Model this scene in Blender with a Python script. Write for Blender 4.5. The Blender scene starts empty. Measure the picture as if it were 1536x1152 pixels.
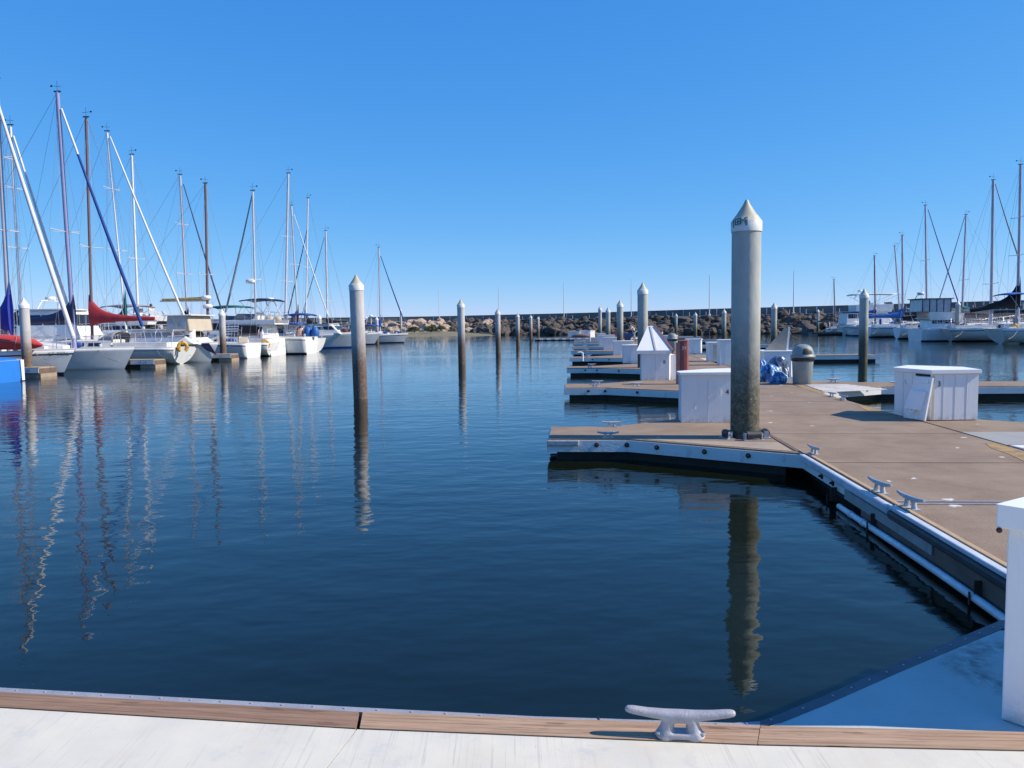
import bpy, bmesh, math, random
from mathutils import Vector, Matrix, Euler, noise
random.seed(7)
scene = bpy.context.scene
COL = scene.collection
PI = math.pi

# ------------------------------------------------------------------ camera
H = 1.97                     # eye above the water (metres)
DZ = 0.32                    # top of the floating docks above the water
F = 1195.0                   # focal length in photograph pixels
CAM_R = Matrix.Rotation(math.radians(90 - 4.26), 3, 'X') @ Matrix.Rotation(-0.013, 3, 'Z')
cam_d = bpy.data.cameras.new('camera'); cam = bpy.data.objects.new('camera', cam_d); COL.objects.link(cam)
cam_d.sensor_width = 36.0; cam_d.lens = 36.0 * F / 1536.0
cam_d.clip_start = 0.05; cam_d.clip_end = 20000
cam.matrix_world = Matrix.Translation((0, 0, H)) @ CAM_R.to_4x4()
scene.camera = cam

# ------------------------------------------------------------------ light
SUN_EL = math.radians(38.5); SUN_AZ = math.radians(96.5)     # azimuth clockwise from +Y
world = bpy.data.worlds.new('World'); scene.world = world; world.use_nodes = True
nt = world.node_tree; nt.nodes.clear()
wo = nt.nodes.new('ShaderNodeOutputWorld'); bg = nt.nodes.new('ShaderNodeBackground')
sky = nt.nodes.new('ShaderNodeTexSky'); sky.sky_type = 'NISHITA'; sky.sun_disc = False
sky.sun_elevation = SUN_EL; sky.sun_rotation = SUN_AZ
sky.air_density = 0.7; sky.dust_density = 0.0; sky.ozone_density = 10.0; sky.altitude = 0
# the photograph's camera renders the clear sky with a flatter, bluer gradient: one tone curve per channel
spx = nt.nodes.new('ShaderNodeSeparateColor'); cmb = nt.nodes.new('ShaderNodeCombineColor'); nt.links.new(sky.outputs[0], spx.inputs[0])
EXPO = 0.35
for ch, (g_, k_) in enumerate(((1.1, 1.52), (.60, .985), (.27, 1.07))):
    m1 = nt.nodes.new('ShaderNodeMath'); m1.operation = 'MULTIPLY'; m1.inputs[1].default_value = .1; nt.links.new(spx.outputs[ch], m1.inputs[0])
    m2 = nt.nodes.new('ShaderNodeMath'); m2.operation = 'POWER'; m2.inputs[1].default_value = g_; nt.links.new(m1.outputs[0], m2.inputs[0])
    m3 = nt.nodes.new('ShaderNodeMath'); m3.operation = 'MULTIPLY'; m3.inputs[1].default_value = k_ / .1 / 2 ** EXPO; nt.links.new(m2.outputs[0], m3.inputs[0])
    nt.links.new(m3.outputs[0], cmb.inputs[ch])
nt.links.new(cmb.outputs[0], bg.inputs['Color']); bg.inputs['Strength'].default_value = 0.1
nt.links.new(bg.outputs[0], wo.inputs['Surface'])
sl = bpy.data.lights.new('sun', 'SUN'); sl.energy = 4.6; sl.angle = math.radians(0.5); sl.color = (1.0, 0.90, 0.76)
so = bpy.data.objects.new('sun', sl); COL.objects.link(so)
SD = Vector((math.sin(SUN_AZ) * math.cos(SUN_EL), math.cos(SUN_AZ) * math.cos(SUN_EL), math.sin(SUN_EL)))
so.rotation_euler = SD.to_track_quat('Z', 'Y').to_euler(); so.location = SD * 60
scene.view_settings.view_transform = 'Standard'; scene.view_settings.look = 'None'
scene.view_settings.exposure = EXPO; scene.view_settings.gamma = 1.0
try: scene.view_settings.use_curve_mapping = False
except Exception: pass
scene.cycles.max_bounces = 8

# ------------------------------------------------------------------ measuring helpers (photo pixel -> place)
def ray(px, py): return CAM_R @ Vector(((px - 768) / F, -(py - 576) / F, -1.0))
def P(px, py, z=0.0):                       # point on a level plane
    d = ray(px, py); t = (z - H) / d.z
    return Vector((d.x * t, d.y * t, z))
def D(px, py, depth):                       # point at a given distance ahead
    d = ray(px, py); t = depth / d.y
    return Vector((d.x * t, depth, H + d.z * t))
PA = 0.0836                                 # pier heads slightly right of straight ahead
U = Vector((math.sin(PA), math.cos(PA), 0)); V = Vector((math.cos(PA), -math.sin(PA), 0))
def W(lat, u, z=0.0): return V * lat + U * u + Vector((0, 0, z))
RZ = -PA                                    # z rotation of things square to the pier

# ------------------------------------------------------------------ naming / tagging
def tag(o, label=None, cat=None, group=None, kind=None):
    if label: o['label'] = label
    if cat: o['category'] = cat
    if group: o['group'] = group
    if kind: o['kind'] = kind
    return o
def empty(name, loc=(0, 0, 0), rz=0.0, label=None, cat=None, group=None):
    o = bpy.data.objects.new(name, None); COL.objects.link(o)
    o.location = loc; o.rotation_euler = (0, 0, rz); o.empty_display_size = 0.2
    return tag(o, label, cat, group)
def copy_tree(o, parent=None):
    c = o.copy(); COL.objects.link(c)
    if parent: c.parent = parent
    for ch in [x for x in bpy.data.objects if x.parent == o]: copy_tree(ch, c)
    return c

class MB:
    """collects shapes, builds ONE mesh object"""
    def __init__(s): s.v = []; s.f = []; s.m = []; s.sm = []
    def add(s, vs, fs, m=0, smooth=False):
        b = len(s.v); s.v += [tuple(v) for v in vs]
        for f in fs: s.f.append([b + i for i in f]); s.m.append(m); s.sm.append(smooth)
    def box(s, c, size, m=0, rz=0.0, rx=0.0, ry=0.0):
        R = Euler((rx, ry, rz)).to_matrix(); c = Vector(c); h = Vector(size) / 2
        vs = [c + R @ Vector((x * h.x, y * h.y, z * h.z)) for z in (-1, 1) for y in (-1, 1) for x in (-1, 1)]
        s.add(vs, [(0, 2, 3, 1), (4, 5, 7, 6), (0, 1, 5, 4), (2, 6, 7, 3), (0, 4, 6, 2), (1, 3, 7, 5)], m)
    def prism(s, poly, z0, z1, m=0, mtop=None, top=None):
        n = len(poly); a = sum(poly[i][0] * poly[(i + 1) % n][1] - poly[(i + 1) % n][0] * poly[i][1] for i in range(n))
        if a < 0: poly = list(reversed(poly))
        tp = top or (lambda x, y: z1)
        vs = [(p[0], p[1], z0) for p in poly] + [(p[0], p[1], tp(p[0], p[1])) for p in poly]
        s.add(vs, [tuple(reversed(range(n)))] + [(i, (i + 1) % n, n + (i + 1) % n, n + i) for i in range(n)], m)
        s.add(vs[n:], [tuple(range(n))], m if mtop is None else mtop)
    def slab(s, poly, axis_vec, m=0):         # any planar polygon extruded along a vector
        n = len(poly); a = [Vector(p) for p in poly]; k = Vector(axis_vec); b = [p + k for p in a]
        nrm = (a[1] - a[0]).cross(a[2] - a[0])
        fs = [tuple(range(n)), tuple(reversed(range(n, 2 * n)))] + [(i, n + i, n + (i + 1) % n, (i + 1) % n) for i in range(n)]
        if nrm.dot(k) > 0: fs = [tuple(reversed(f)) for f in fs]
        s.add(a + b, fs, m)
    def cyl(s, p0, p1, r0, r1=None, n=12, m=0, cap=True, smooth=True):
        r1 = r0 if r1 is None else r1; p0 = Vector(p0); p1 = Vector(p1); d = (p1 - p0)
        if d.length < 1e-6: return
        d.normalize(); a = d.orthogonal().normalized(); b = d.cross(a)
        vs = []
        for p, r in ((p0, r0), (p1, r1)):
            for i in range(n):
                t = 2 * PI * i / n; vs.append(p + (a * math.cos(t) + b * math.sin(t)) * r)
        s.add(vs, [(i, (i + 1) % n, n + (i + 1) % n, n + i) for i in range(n)], m, smooth)
        if cap: s.add(vs, [tuple(reversed(range(n))), tuple(range(n, 2 * n))], m)
    def tube(s, pts, r, n=6, m=0):
        pts = [Vector(p) for p in pts]; rr = r if isinstance(r, (list, tuple)) else [r] * len(pts)
        vs = []; pa = None
        for k, p in enumerate(pts):
            d = (pts[min(k + 1, len(pts) - 1)] - pts[max(k - 1, 0)]).normalized()
            if pa is None: a = d.orthogonal().normalized()
            else: a = (pa - d * pa.dot(d)).normalized()
            pa = a; b = d.cross(a)
            for i in range(n):
                t = 2 * PI * i / n; vs.append(p + (a * math.cos(t) + b * math.sin(t)) * rr[k])
        fs = []
        for k in range(len(pts) - 1):
            for i in range(n):
                j = (i + 1) % n; fs.append((k * n + i, k * n + j, (k + 1) * n + j, (k + 1) * n + i))
        s.add(vs, fs, m, True)
        e = (len(pts) - 1) * n
        s.add(vs, [tuple(reversed(range(n))), tuple(range(e, e + n))], m)
    def lathe(s, prof, n=24, m=0, c=(0, 0, 0), smooth=True, rib=None, cap=True):
        vs = []
        for (r, z) in prof:
            for i in range(n):
                t = 2 * PI * i / n; q = r * (rib(i, z) if rib else 1)
                vs.append((c[0] + q * math.cos(t), c[1] + q * math.sin(t), c[2] + z))
        fs = []
        for k in range(len(prof) - 1):
            for i in range(n):
                j = (i + 1) % n; fs.append((k * n + i, k * n + j, (k + 1) * n + j, (k + 1) * n + i))
        s.add(vs, fs, m, smooth)
        if cap:
            e = (len(prof) - 1) * n
            s.add(vs, [tuple(reversed(range(n))), tuple(range(e, e + n))], m)
    def sphere(s, c, r, n=10, m=0, sc=(1, 1, 1)):
        prof = []
        k = max(4, n // 2)
        vs = []; fs = []
        for a in range(k + 1):
            th = PI * a / k
            for i in range(n):
                t = 2 * PI * i / n
                vs.append((c[0] + r * sc[0] * math.sin(th) * math.cos(t), c[1] + r * sc[1] * math.sin(th) * math.sin(t), c[2] - r * sc[2] * math.cos(th)))
        for a in range(k):
            for i in range(n):
                j = (i + 1) % n; fs.append((a * n + i, a * n + j, (a + 1) * n + j, (a + 1) * n + i))
        s.add(vs, fs, m, True)
    def mesh(s, name, mats):
        me = bpy.data.meshes.new(name); me.from_pydata(s.v, [], s.f)
        for mt in (mats if isinstance(mats, (list, tuple)) else [mats]): me.materials.append(mt)
        for p, m, sm in zip(me.polygons, s.m, s.sm): p.material_index = m; p.use_smooth = sm
        me.validate(); me.update(); return me
    def build(s, name, mats, parent=None, bevel=0.0, seg=2, label=None):
        o = bpy.data.objects.new(name, s.mesh(name, mats)); COL.objects.link(o)
        if parent: o.parent = parent
        if label: o['label'] = label
        if bevel:
            bv = o.modifiers.new('bevel', 'BEVEL'); bv.width = bevel; bv.segments = seg; bv.limit_method = 'ANGLE'; bv.angle_limit = math.radians(40)
        return o

_font = None
def text(name, s, size, mat, loc, rot, parent=None, extrude=0.002, align='CENTER'):
    cu = bpy.data.curves.new(name, 'FONT'); cu.body = s; cu.size = size; cu.extrude = extrude
    cu.align_x = align; cu.align_y = 'CENTER'
    t = bpy.data.objects.new(name, cu); COL.objects.link(t)
    dg = bpy.context.evaluated_depsgraph_get(); me = bpy.data.meshes.new_from_object(t.evaluated_get(dg))
    bpy.data.objects.remove(t); me.materials.clear(); me.materials.append(mat)
    o = bpy.data.objects.new(name, me); COL.objects.link(o); o.location = loc; o.rotation_euler = rot
    if parent: o.parent = parent
    return o

# ------------------------------------------------------------------ materials
def mat(name, c1, c2=None, scale=4.0, rough=0.6, metal=0.0, bump=0.0, bscale=None, stretch=(1, 1, 1), detail=6, lo=0.35, hi=0.65, spec=None, extra=None):
    m = bpy.data.materials.new(name); m.use_nodes = True; t = m.node_tree; N = t.nodes; L = t.links
    b = N['Principled BSDF']; b.inputs['Roughness'].default_value = rough; b.inputs['Metallic'].default_value = metal
    if spec is not None: b.inputs['Specular IOR Level'].default_value = spec
    b.inputs['Base Color'].default_value = (*c1, 1)
    tc = N.new('ShaderNodeTexCoord'); mp = N.new('ShaderNodeMapping'); mp.inputs['Scale'].default_value = stretch
    L.new(tc.outputs['Object'], mp.inputs['Vector'])
    m['_'] = 0
    col = None
    if c2:
        nz = N.new('ShaderNodeTexNoise'); nz.inputs['Scale'].default_value = scale; nz.inputs['Detail'].default_value = detail
        nz.inputs['Roughness'].default_value = 0.65
        L.new(mp.outputs[0], nz.inputs['Vector'])
        r = N.new('ShaderNodeMapRange'); r.inputs['From Min'].default_value = lo; r.inputs['From Max'].default_value = hi
        L.new(nz.outputs['Fac'], r.inputs['Value'])
        mx = N.new('ShaderNodeMix'); mx.data_type = 'RGBA'; mx.inputs['A'].default_value = (*c1, 1); mx.inputs['B'].default_value = (*c2, 1)
        L.new(r.outputs[0], mx.inputs['Factor']); L.new(mx.outputs['Result'], b.inputs['Base Color']); col = mx.outputs['Result']
    if bump:
        n2 = N.new('ShaderNodeTexNoise'); n2.inputs['Scale'].default_value = bscale or scale * 3; n2.inputs['Detail'].default_value = 8
        L.new(mp.outputs[0], n2.inputs['Vector'])
        bp = N.new('ShaderNodeBump'); bp.inputs['Distance'].default_value = bump; L.new(n2.outputs['Fac'], bp.inputs['Height'])
        L.new(bp.outputs[0], b.inputs['Normal'])
    if extra: extra(N, L, b, tc, mp, col)
    return m
def over(N, L, b, col, fac_socket, rgb):      # lay another colour over the present base colour
    mx = N.new('ShaderNodeMix'); mx.data_type = 'RGBA'; mx.inputs['B'].default_value = (*rgb, 1)
    if col is not None: L.new(col, mx.inputs['A'])
    else: mx.inputs['A'].default_value = b.inputs['Base Color'].default_value
    L.new(fac_socket, mx.inputs['Factor']); L.new(mx.outputs['Result'], b.inputs['Base Color']); return mx.outputs['Result']
def ramp(N, L, src, a, b_):
    r = N.new('ShaderNodeMapRange'); r.inputs['From Min'].default_value = a; r.inputs['From Max'].default_value = b_
    L.new(src, r.inputs['Value']); return r.outputs[0]
def mulf(N, L, a, b_):
    q = N.new('ShaderNodeMath'); q.operation = 'MULTIPLY'; L.new(a, q.inputs[0])
    if isinstance(b_, (int, float)): q.inputs[1].default_value = b_
    else: L.new(b_, q.inputs[1])
    return q.outputs[0]
def nz_(N, L, vec, scale, detail=4, rough=.6):
    n = N.new('ShaderNodeTexNoise'); n.inputs['Scale'].default_value = scale; n.inputs['Detail'].default_value = detail
    n.inputs['Roughness'].default_value = rough; L.new(vec, n.inputs['Vector']); return n.outputs['Fac']
def zof(N, L, tc):
    sx = N.new('ShaderNodeSeparateXYZ'); L.new(tc.outputs['Object'], sx.inputs[0]); return sx.outputs['Z']

M = {}
# deck boards painted red-brown, worn, with bird droppings and yellow lichen
def deck_extra(N, L, b, tc, mp, col):
    f = ramp(N, L, nz_(N, L, tc.outputs['Object'], 26, 5, .7), .60, .74)
    col = over(N, L, b, col, mulf(N, L, f, .45), (.10, .065, .05))
    f = ramp(N, L, nz_(N, L, tc.outputs['Object'], .55, 3), .60, .80)
    col = over(N, L, b, col, mulf(N, L, f, .5), (.33, .20, .08))
    vo = N.new('ShaderNodeTexVoronoi'); vo.inputs['Scale'].default_value = 1.5
    wv = N.new('ShaderNodeVectorMath'); wv.operation = 'ADD'
    nn = N.new('ShaderNodeTexNoise'); nn.inputs['Scale'].default_value = 9; L.new(tc.outputs['Object'], nn.inputs['Vector'])
    sc = N.new('ShaderNodeVectorMath'); sc.operation = 'SCALE'; sc.inputs['Scale'].default_value = .22
    L.new(nn.outputs['Color'], sc.inputs[0]); L.new(tc.outputs['Object'], wv.inputs[0]); L.new(sc.outputs[0], wv.inputs[1])
    L.new(wv.outputs[0], vo.inputs['Vector'])
    spot = N.new('ShaderNodeMapRange'); spot.inputs['From Min'].default_value = .085; spot.inputs['From Max'].default_value = .055
    L.new(vo.outputs['Distance'], spot.inputs['Value'])
    col = over(N, L, b, col, mulf(N, L, spot.outputs[0], .9), (.7, .68, .62))
    f = ramp(N, L, nz_(N, L, tc.outputs['Object'], 70, 3, .7), .66, .74)
    over(N, L, b, col, mulf(N, L, f, .5), (.45, .40, .34))
M['deck'] = mat('deck_paint', (.215, .145, .096), (.290, .212, .143), scale=1.6, rough=.85, bump=.004, bscale=40, extra=deck_extra)
M['deck_tan'] = mat('deck_tan', (.40, .31, .21), (.30, .24, .19), scale=3, rough=.85, bump=.004, bscale=30, extra=deck_extra)
M['grey_plank'] = mat('grey_plank', (.36, .35, .32), (.27, .27, .25), scale=3, rough=.8, bump=.003, bscale=30, stretch=(1, 5, 1))
M['pale_plank'] = mat('pale_plank', (.70, .66, .60), (.35, .30, .24), scale=5, rough=.8, lo=.45, hi=.75, stretch=(.5, 5, 1), bump=.004)
def fas_extra(N, L, b, tc, mp, col):
    f = ramp(N, L, nz_(N, L, tc.outputs['Object'], 3.5, 6, .75), .56, .72)
    col = over(N, L, b, col, mulf(N, L, f, .55), (.22, .17, .11))
M['fascia'] = mat('fascia_paint', (.66, .66, .64), (.76, .75, .73), scale=1.2, rough=.6, bump=.003, bscale=14, stretch=(1, 1, 2), extra=fas_extra)
M['float'] = mat('black_float', (.008, .009, .010), (.02, .022, .02), scale=5, rough=.6)
M['trim'] = mat('wood_trim', (.52, .36, .20), (.40, .27, .15), scale=6, rough=.8, stretch=(8, 1, 1))
M['ply'] = mat('brown_plywood', (.19, .12, .085), (.12, .08, .06), scale=4, rough=.7, bump=.003)
M['blackrub'] = mat('black_rubber', (.03, .032, .036), (.055, .055, .057), scale=8, rough=.55)
M['rubgrey'] = mat('grey_rub_rail', (.23, .245, .29), (.33, .34, .37), scale=6, rough=.6, bump=.002, bscale=60)
M['rubwhite'] = mat('white_rub_rail', (.62, .66, .70), (.45, .47, .50), scale=4, rough=.5)
M['pvc'] = mat('pvc_pipe', (.75, .78, .80), (.55, .56, .55), scale=5, rough=.35)
M['rust'] = mat('rusty_iron', (.10, .045, .025), (.04, .025, .02), scale=30, rough=.8, bump=.002)
M['steel'] = mat('galvanised', (.52, .53, .54), (.36, .37, .38), scale=18, rough=.5, metal=.35, bump=.0015, bscale=90)
def cleat_extra(N, L, b, tc, mp, col):
    f = ramp(N, L, nz_(N, L, tc.outputs['Object'], 55, 5, .7), .60, .70)
    over(N, L, b, col, mulf(N, L, f, .6), (.28, .25, .22))
M['cleat'] = mat('cast_cleat', (.33, .32, .345), (.42, .41, .43), scale=14, rough=.55, metal=.15, bump=.002, bscale=120, extra=cleat_extra)
def conc_extra(N, L, b, tc, mp, col):
    m2 = N.new('ShaderNodeMapping'); m2.inputs['Rotation'].default_value = (0, 0, math.radians(-7)); m2.inputs['Scale'].default_value = (95, 1.6, 1)
    L.new(tc.outputs['Object'], m2.inputs['Vector']); bro = nz_(N, L, m2.outputs[0], 1.0, 3, .6)
    f = ramp(N, L, bro, .56, .74)
    n = ramp(N, L, nz_(N, L, tc.outputs['Object'], 2.2, 4), .38, .66)
    f = mulf(N, L, f, n)
    col = over(N, L, b, col, mulf(N, L, f, .75), (.34, .32, .28))
    sp = ramp(N, L, nz_(N, L, tc.outputs['Object'], 46, 4, .7), .66, .76)
    col = over(N, L, b, col, mulf(N, L, sp, .35), (.28, .25, .21))
    bl = ramp(N, L, nz_(N, L, tc.outputs['Object'], 5.0, 6, .75), .56, .70)
    col = over(N, L, b, col, mulf(N, L, bl, .38), (.40, .41, .41))
    g = ramp(N, L, nz_(N, L, tc.outputs['Object'], 1.7, 6, .7), .52, .72)
    col = over(N, L, b, col, mulf(N, L, g, .35), (.62, .50, .34))
    bp = N.new('ShaderNodeBump'); bp.inputs['Distance'].default_value = .0005; bp.inputs['Strength'].default_value = .5
    L.new(bro, bp.inputs['Height']); L.new(bp.outputs[0], b.inputs['Normal'])
M['concrete'] = mat('broomed_concrete', (.68, .63, .51), (.60, .57, .48), scale=3.5, rough=.85, extra=conc_extra)
def beam_extra(N, L, b, tc, mp, col):
    m2 = N.new('ShaderNodeMapping'); m2.inputs['Scale'].default_value = (1.6, 55, 6); L.new(tc.outputs['Object'], m2.inputs['Vector'])
    g = ramp(N, L, nz_(N, L, m2.outputs[0], 1.5, 6, .7), .50, .70)
    col = over(N, L, b, col, mulf(N, L, g, .9), (.13, .065, .038))
    m3 = N.new('ShaderNodeMapping'); m3.inputs['Scale'].default_value = (2.2, 14, 2); L.new(tc.outputs['Object'], m3.inputs['Vector'])
    g = ramp(N, L, nz_(N, L, m3.outputs[0], 2.3, 3, .5), .63, .70)
    col = over(N, L, b, col, mulf(N, L, g, .7), (.12, .06, .04))
M['beam'] = mat('timber_beam', (.34, .21, .125), (.48, .32, .205), scale=2.2, rough=.8, stretch=(1, 14, 4), bump=.003, bscale=6, extra=beam_extra)
M['beam_dark'] = mat('timber_beam_dark', (.22, .125, .075), (.33, .205, .13), scale=2.2, rough=.8, stretch=(1, 14, 4), bump=.003, bscale=6, extra=beam_extra)
M['rub_shaded'] = mat('shaded_rub_rail', (.075, .078, .09), (.12, .12, .135), scale=7, rough=.6)  # same rail as the grey one, with the box's shadow put into its colour
M['lichen'] = mat('yellow_lichen_deck', (.40, .26, .07), (.24, .155, .11), scale=7, rough=.9, lo=.42, hi=.62)
def stain_extra(N, L, b, tc, mp, col):
    # round scrape left by something dragged, and scratches
    m2 = N.new('ShaderNodeMapping'); m2.inputs['Location'].default_value = (-2.42, -3.62, 0); L.new(tc.outputs['Object'], m2.inputs['Vector'])
    ln = N.new('ShaderNodeVectorMath'); ln.operation = 'LENGTH'; L.new(m2.outputs[0], ln.inputs[0])
    wob = nz_(N, L, tc.outputs['Object'], 5, 5, .7); ad = N.new('ShaderNodeMath'); ad.operation = 'MULTIPLY_ADD'
    L.new(wob, ad.inputs[0]); ad.inputs[1].default_value = .16; L.new(ln.outputs['Value'], ad.inputs[2])
    sb = N.new('ShaderNodeMath'); sb.operation = 'SUBTRACT'; L.new(ad.outputs[0], sb.inputs[0]); sb.inputs[1].default_value = .50
    ab = N.new('ShaderNodeMath'); ab.operation = 'ABSOLUTE'; L.new(sb.outputs[0], ab.inputs[0])
    r = N.new('ShaderNodeMapRange'); r.inputs['From Min'].default_value = .085; r.inputs['From Max'].default_value = .01; L.new(ab.outputs[0], r.inputs['Value'])
    f = mulf(N, L, r.outputs[0], ramp(N, L, nz_(N, L, tc.outputs['Object'], 14, 5, .7), .38, .6))
    col = over(N, L, b, col, mulf(N, L, f, .75), (.16, .14, .11))
    g = ramp(N, L, nz_(N, L, tc.outputs['Object'], 30, 6, .8), .66, .74)
    over(N, L, b, col, mulf(N, L, g, .5), (.13, .12, .13))
M['gusset'] = mat('blue_grey_plate', (.44, .47, .44), (.50, .53, .50), scale=2.5, rough=.7, bump=.002, bscale=30, extra=stain_extra)
# white painted timber boxes
def white_extra(N, L, b, tc, mp, col):
    f = ramp(N, L, nz_(N, L, mp.outputs[0], 7, 6, .75), .60, .74)
    col = over(N, L, b, col, mulf(N, L, f, .30), (.42, .40, .35))
    z = zof(N, L, tc); r = N.new('ShaderNodeMapRange'); r.inputs['From Min'].default_value = .14; r.inputs['From Max'].default_value = .0
    L.new(z, r.inputs['Value'])
    g = mulf(N, L, r.outputs[0], ramp(N, L, nz_(N, L, tc.outputs['Object'], 12, 5, .7), .42, .62))
    over(N, L, b, col, mulf(N, L, g, .5), (.25, .22, .15))
M['white'] = mat('white_paint', (.84, .83, .81), (.77, .76, .75), scale=2, rough=.5, stretch=(3, 3, .6), bump=.0015, bscale=20, extra=white_extra)
M['whitelid'] = mat('white_lid', (.85, .84, .82), (.80, .79, .78), scale=4, rough=.5)
M['cream'] = mat('cream_paint', (.62, .56, .44), (.52, .47, .38), scale=3, rough=.6)
M['groove'] = mat('dark_groove', (.15, .11, .09), rough=.9)
M['black'] = mat('black_paint', (.015, .015, .018), rough=.5)
M['dark'] = mat('dark_gap', (.02, .018, .016), rough=.9)
M['red_post'] = mat('red_post', (.235, .055, .045), (.30, .10, .085), scale=9, rough=.55, stretch=(1, 1, .4))
M['red_faded'] = mat('faded_red', (.42, .19, .17), (.36, .14, .13), scale=9, rough=.6, stretch=(1, 1, .4))
M['bin'] = mat('grey_green_bin', (.20, .235, .225), (.27, .30, .29), scale=6, rough=.5)
M['bag_black'] = mat('black_bin_bag', (.012, .013, .016), rough=.3)
# piles: pale concrete above, tide-stained below (object z = height over the water)
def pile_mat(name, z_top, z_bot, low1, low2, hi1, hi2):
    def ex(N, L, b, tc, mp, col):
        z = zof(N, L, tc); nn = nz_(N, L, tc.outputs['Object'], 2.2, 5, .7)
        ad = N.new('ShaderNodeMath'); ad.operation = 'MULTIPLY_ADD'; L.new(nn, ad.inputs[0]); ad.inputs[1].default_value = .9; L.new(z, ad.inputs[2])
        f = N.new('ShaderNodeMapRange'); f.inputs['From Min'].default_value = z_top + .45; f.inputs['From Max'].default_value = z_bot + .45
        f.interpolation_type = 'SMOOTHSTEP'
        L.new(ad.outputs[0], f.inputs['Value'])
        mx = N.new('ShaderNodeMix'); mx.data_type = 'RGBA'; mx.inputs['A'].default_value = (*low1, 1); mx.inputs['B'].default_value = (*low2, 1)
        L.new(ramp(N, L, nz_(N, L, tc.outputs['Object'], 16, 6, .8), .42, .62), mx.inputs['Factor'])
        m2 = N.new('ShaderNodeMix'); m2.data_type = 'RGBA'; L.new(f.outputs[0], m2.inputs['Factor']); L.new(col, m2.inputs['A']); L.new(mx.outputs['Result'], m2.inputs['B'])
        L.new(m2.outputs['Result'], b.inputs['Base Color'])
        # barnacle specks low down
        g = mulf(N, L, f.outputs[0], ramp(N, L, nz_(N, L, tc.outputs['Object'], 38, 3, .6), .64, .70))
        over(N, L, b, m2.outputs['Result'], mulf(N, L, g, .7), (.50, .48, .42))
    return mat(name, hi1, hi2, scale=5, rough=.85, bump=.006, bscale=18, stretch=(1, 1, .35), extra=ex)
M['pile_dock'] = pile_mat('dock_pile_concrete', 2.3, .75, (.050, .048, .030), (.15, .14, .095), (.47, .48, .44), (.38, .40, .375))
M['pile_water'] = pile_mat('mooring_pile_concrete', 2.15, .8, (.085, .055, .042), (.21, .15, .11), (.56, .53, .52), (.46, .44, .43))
def cap_extra(N, L, b, tc, mp, col):
    z = zof(N, L, tc); nn = nz_(N, L, tc.outputs['Object'], 9, 5, .7)
    ad = N.new('ShaderNodeMath'); ad.operation = 'MULTIPLY_ADD'; L.new(nn, ad.inputs[0]); ad.inputs[1].default_value = .35; L.new(z, ad.inputs[2])
    f = ramp(N, L, ad.outputs[0], .26, .42)
    over(N, L, b, col, mulf(N, L, f, .8), (.36, .33, .20))
M['cap'] = mat('pile_cap', (.74, .74, .72), (.64, .64, .61), scale=6, rough=.5, extra=cap_extra)
M['cap_clean'] = mat('pile_cap_clean', (.74, .73, .72), (.64, .63, .61), scale=6, rough=.5)
M['green_ink'] = mat('green_sticker', (.005, .10, .085), (.01, .16, .13), scale=60, rough=.5)
M['wall'] = mat('seawall_concrete', (.085, .10, .105), (.13, .145, .145), scale=.35, rough=.9, stretch=(1, 1, 3))
M['wall_base_shade'] = mat('seawall_base_shade', (.05, .052, .055), (.08, .08, .08), scale=.6, rough=.95)  # darker than the wall: shadow below the ledge put into the colour
M['ledge'] = mat('wall_ledge', (.55, .53, .48), rough=.8)
def rock_extra(N, L, b, tc, mp, col):
    oi = N.new('ShaderNodeObjectInfo'); f = mulf(N, L, oi.outputs['Random'], .6)
    over(N, L, b, col, f, (.11, .090, .074))
M['rock'] = mat('dark_boulder', (.036, .030, .026), (.125, .100, .080), scale=1.1, rough=.95, bump=.08, bscale=3, extra=rock_extra)
M['rock_pale'] = mat('tan_boulder', (.48, .36, .26), (.34, .25, .18), scale=1.3, rough=.95, bump=.08, bscale=3)
M['bank'] = mat('rock_bank_ground', (.022, .020, .017), (.05, .045, .038), scale=.8, rough=1, bump=.2, bscale=1.5)
M['sand'] = mat('shingle_beach', (.25, .21, .13), (.13, .125, .06), scale=.35, rough=1, bump=.05, bscale=4, stretch=(1, 2, 1))
M['leaf'] = mat('scrub_leaf', (.055, .075, .028), (.10, .115, .05), scale=2, rough=.8)
M['metalpole'] = mat('pale_metal_pole', (.62, .66, .68), rough=.45)
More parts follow.
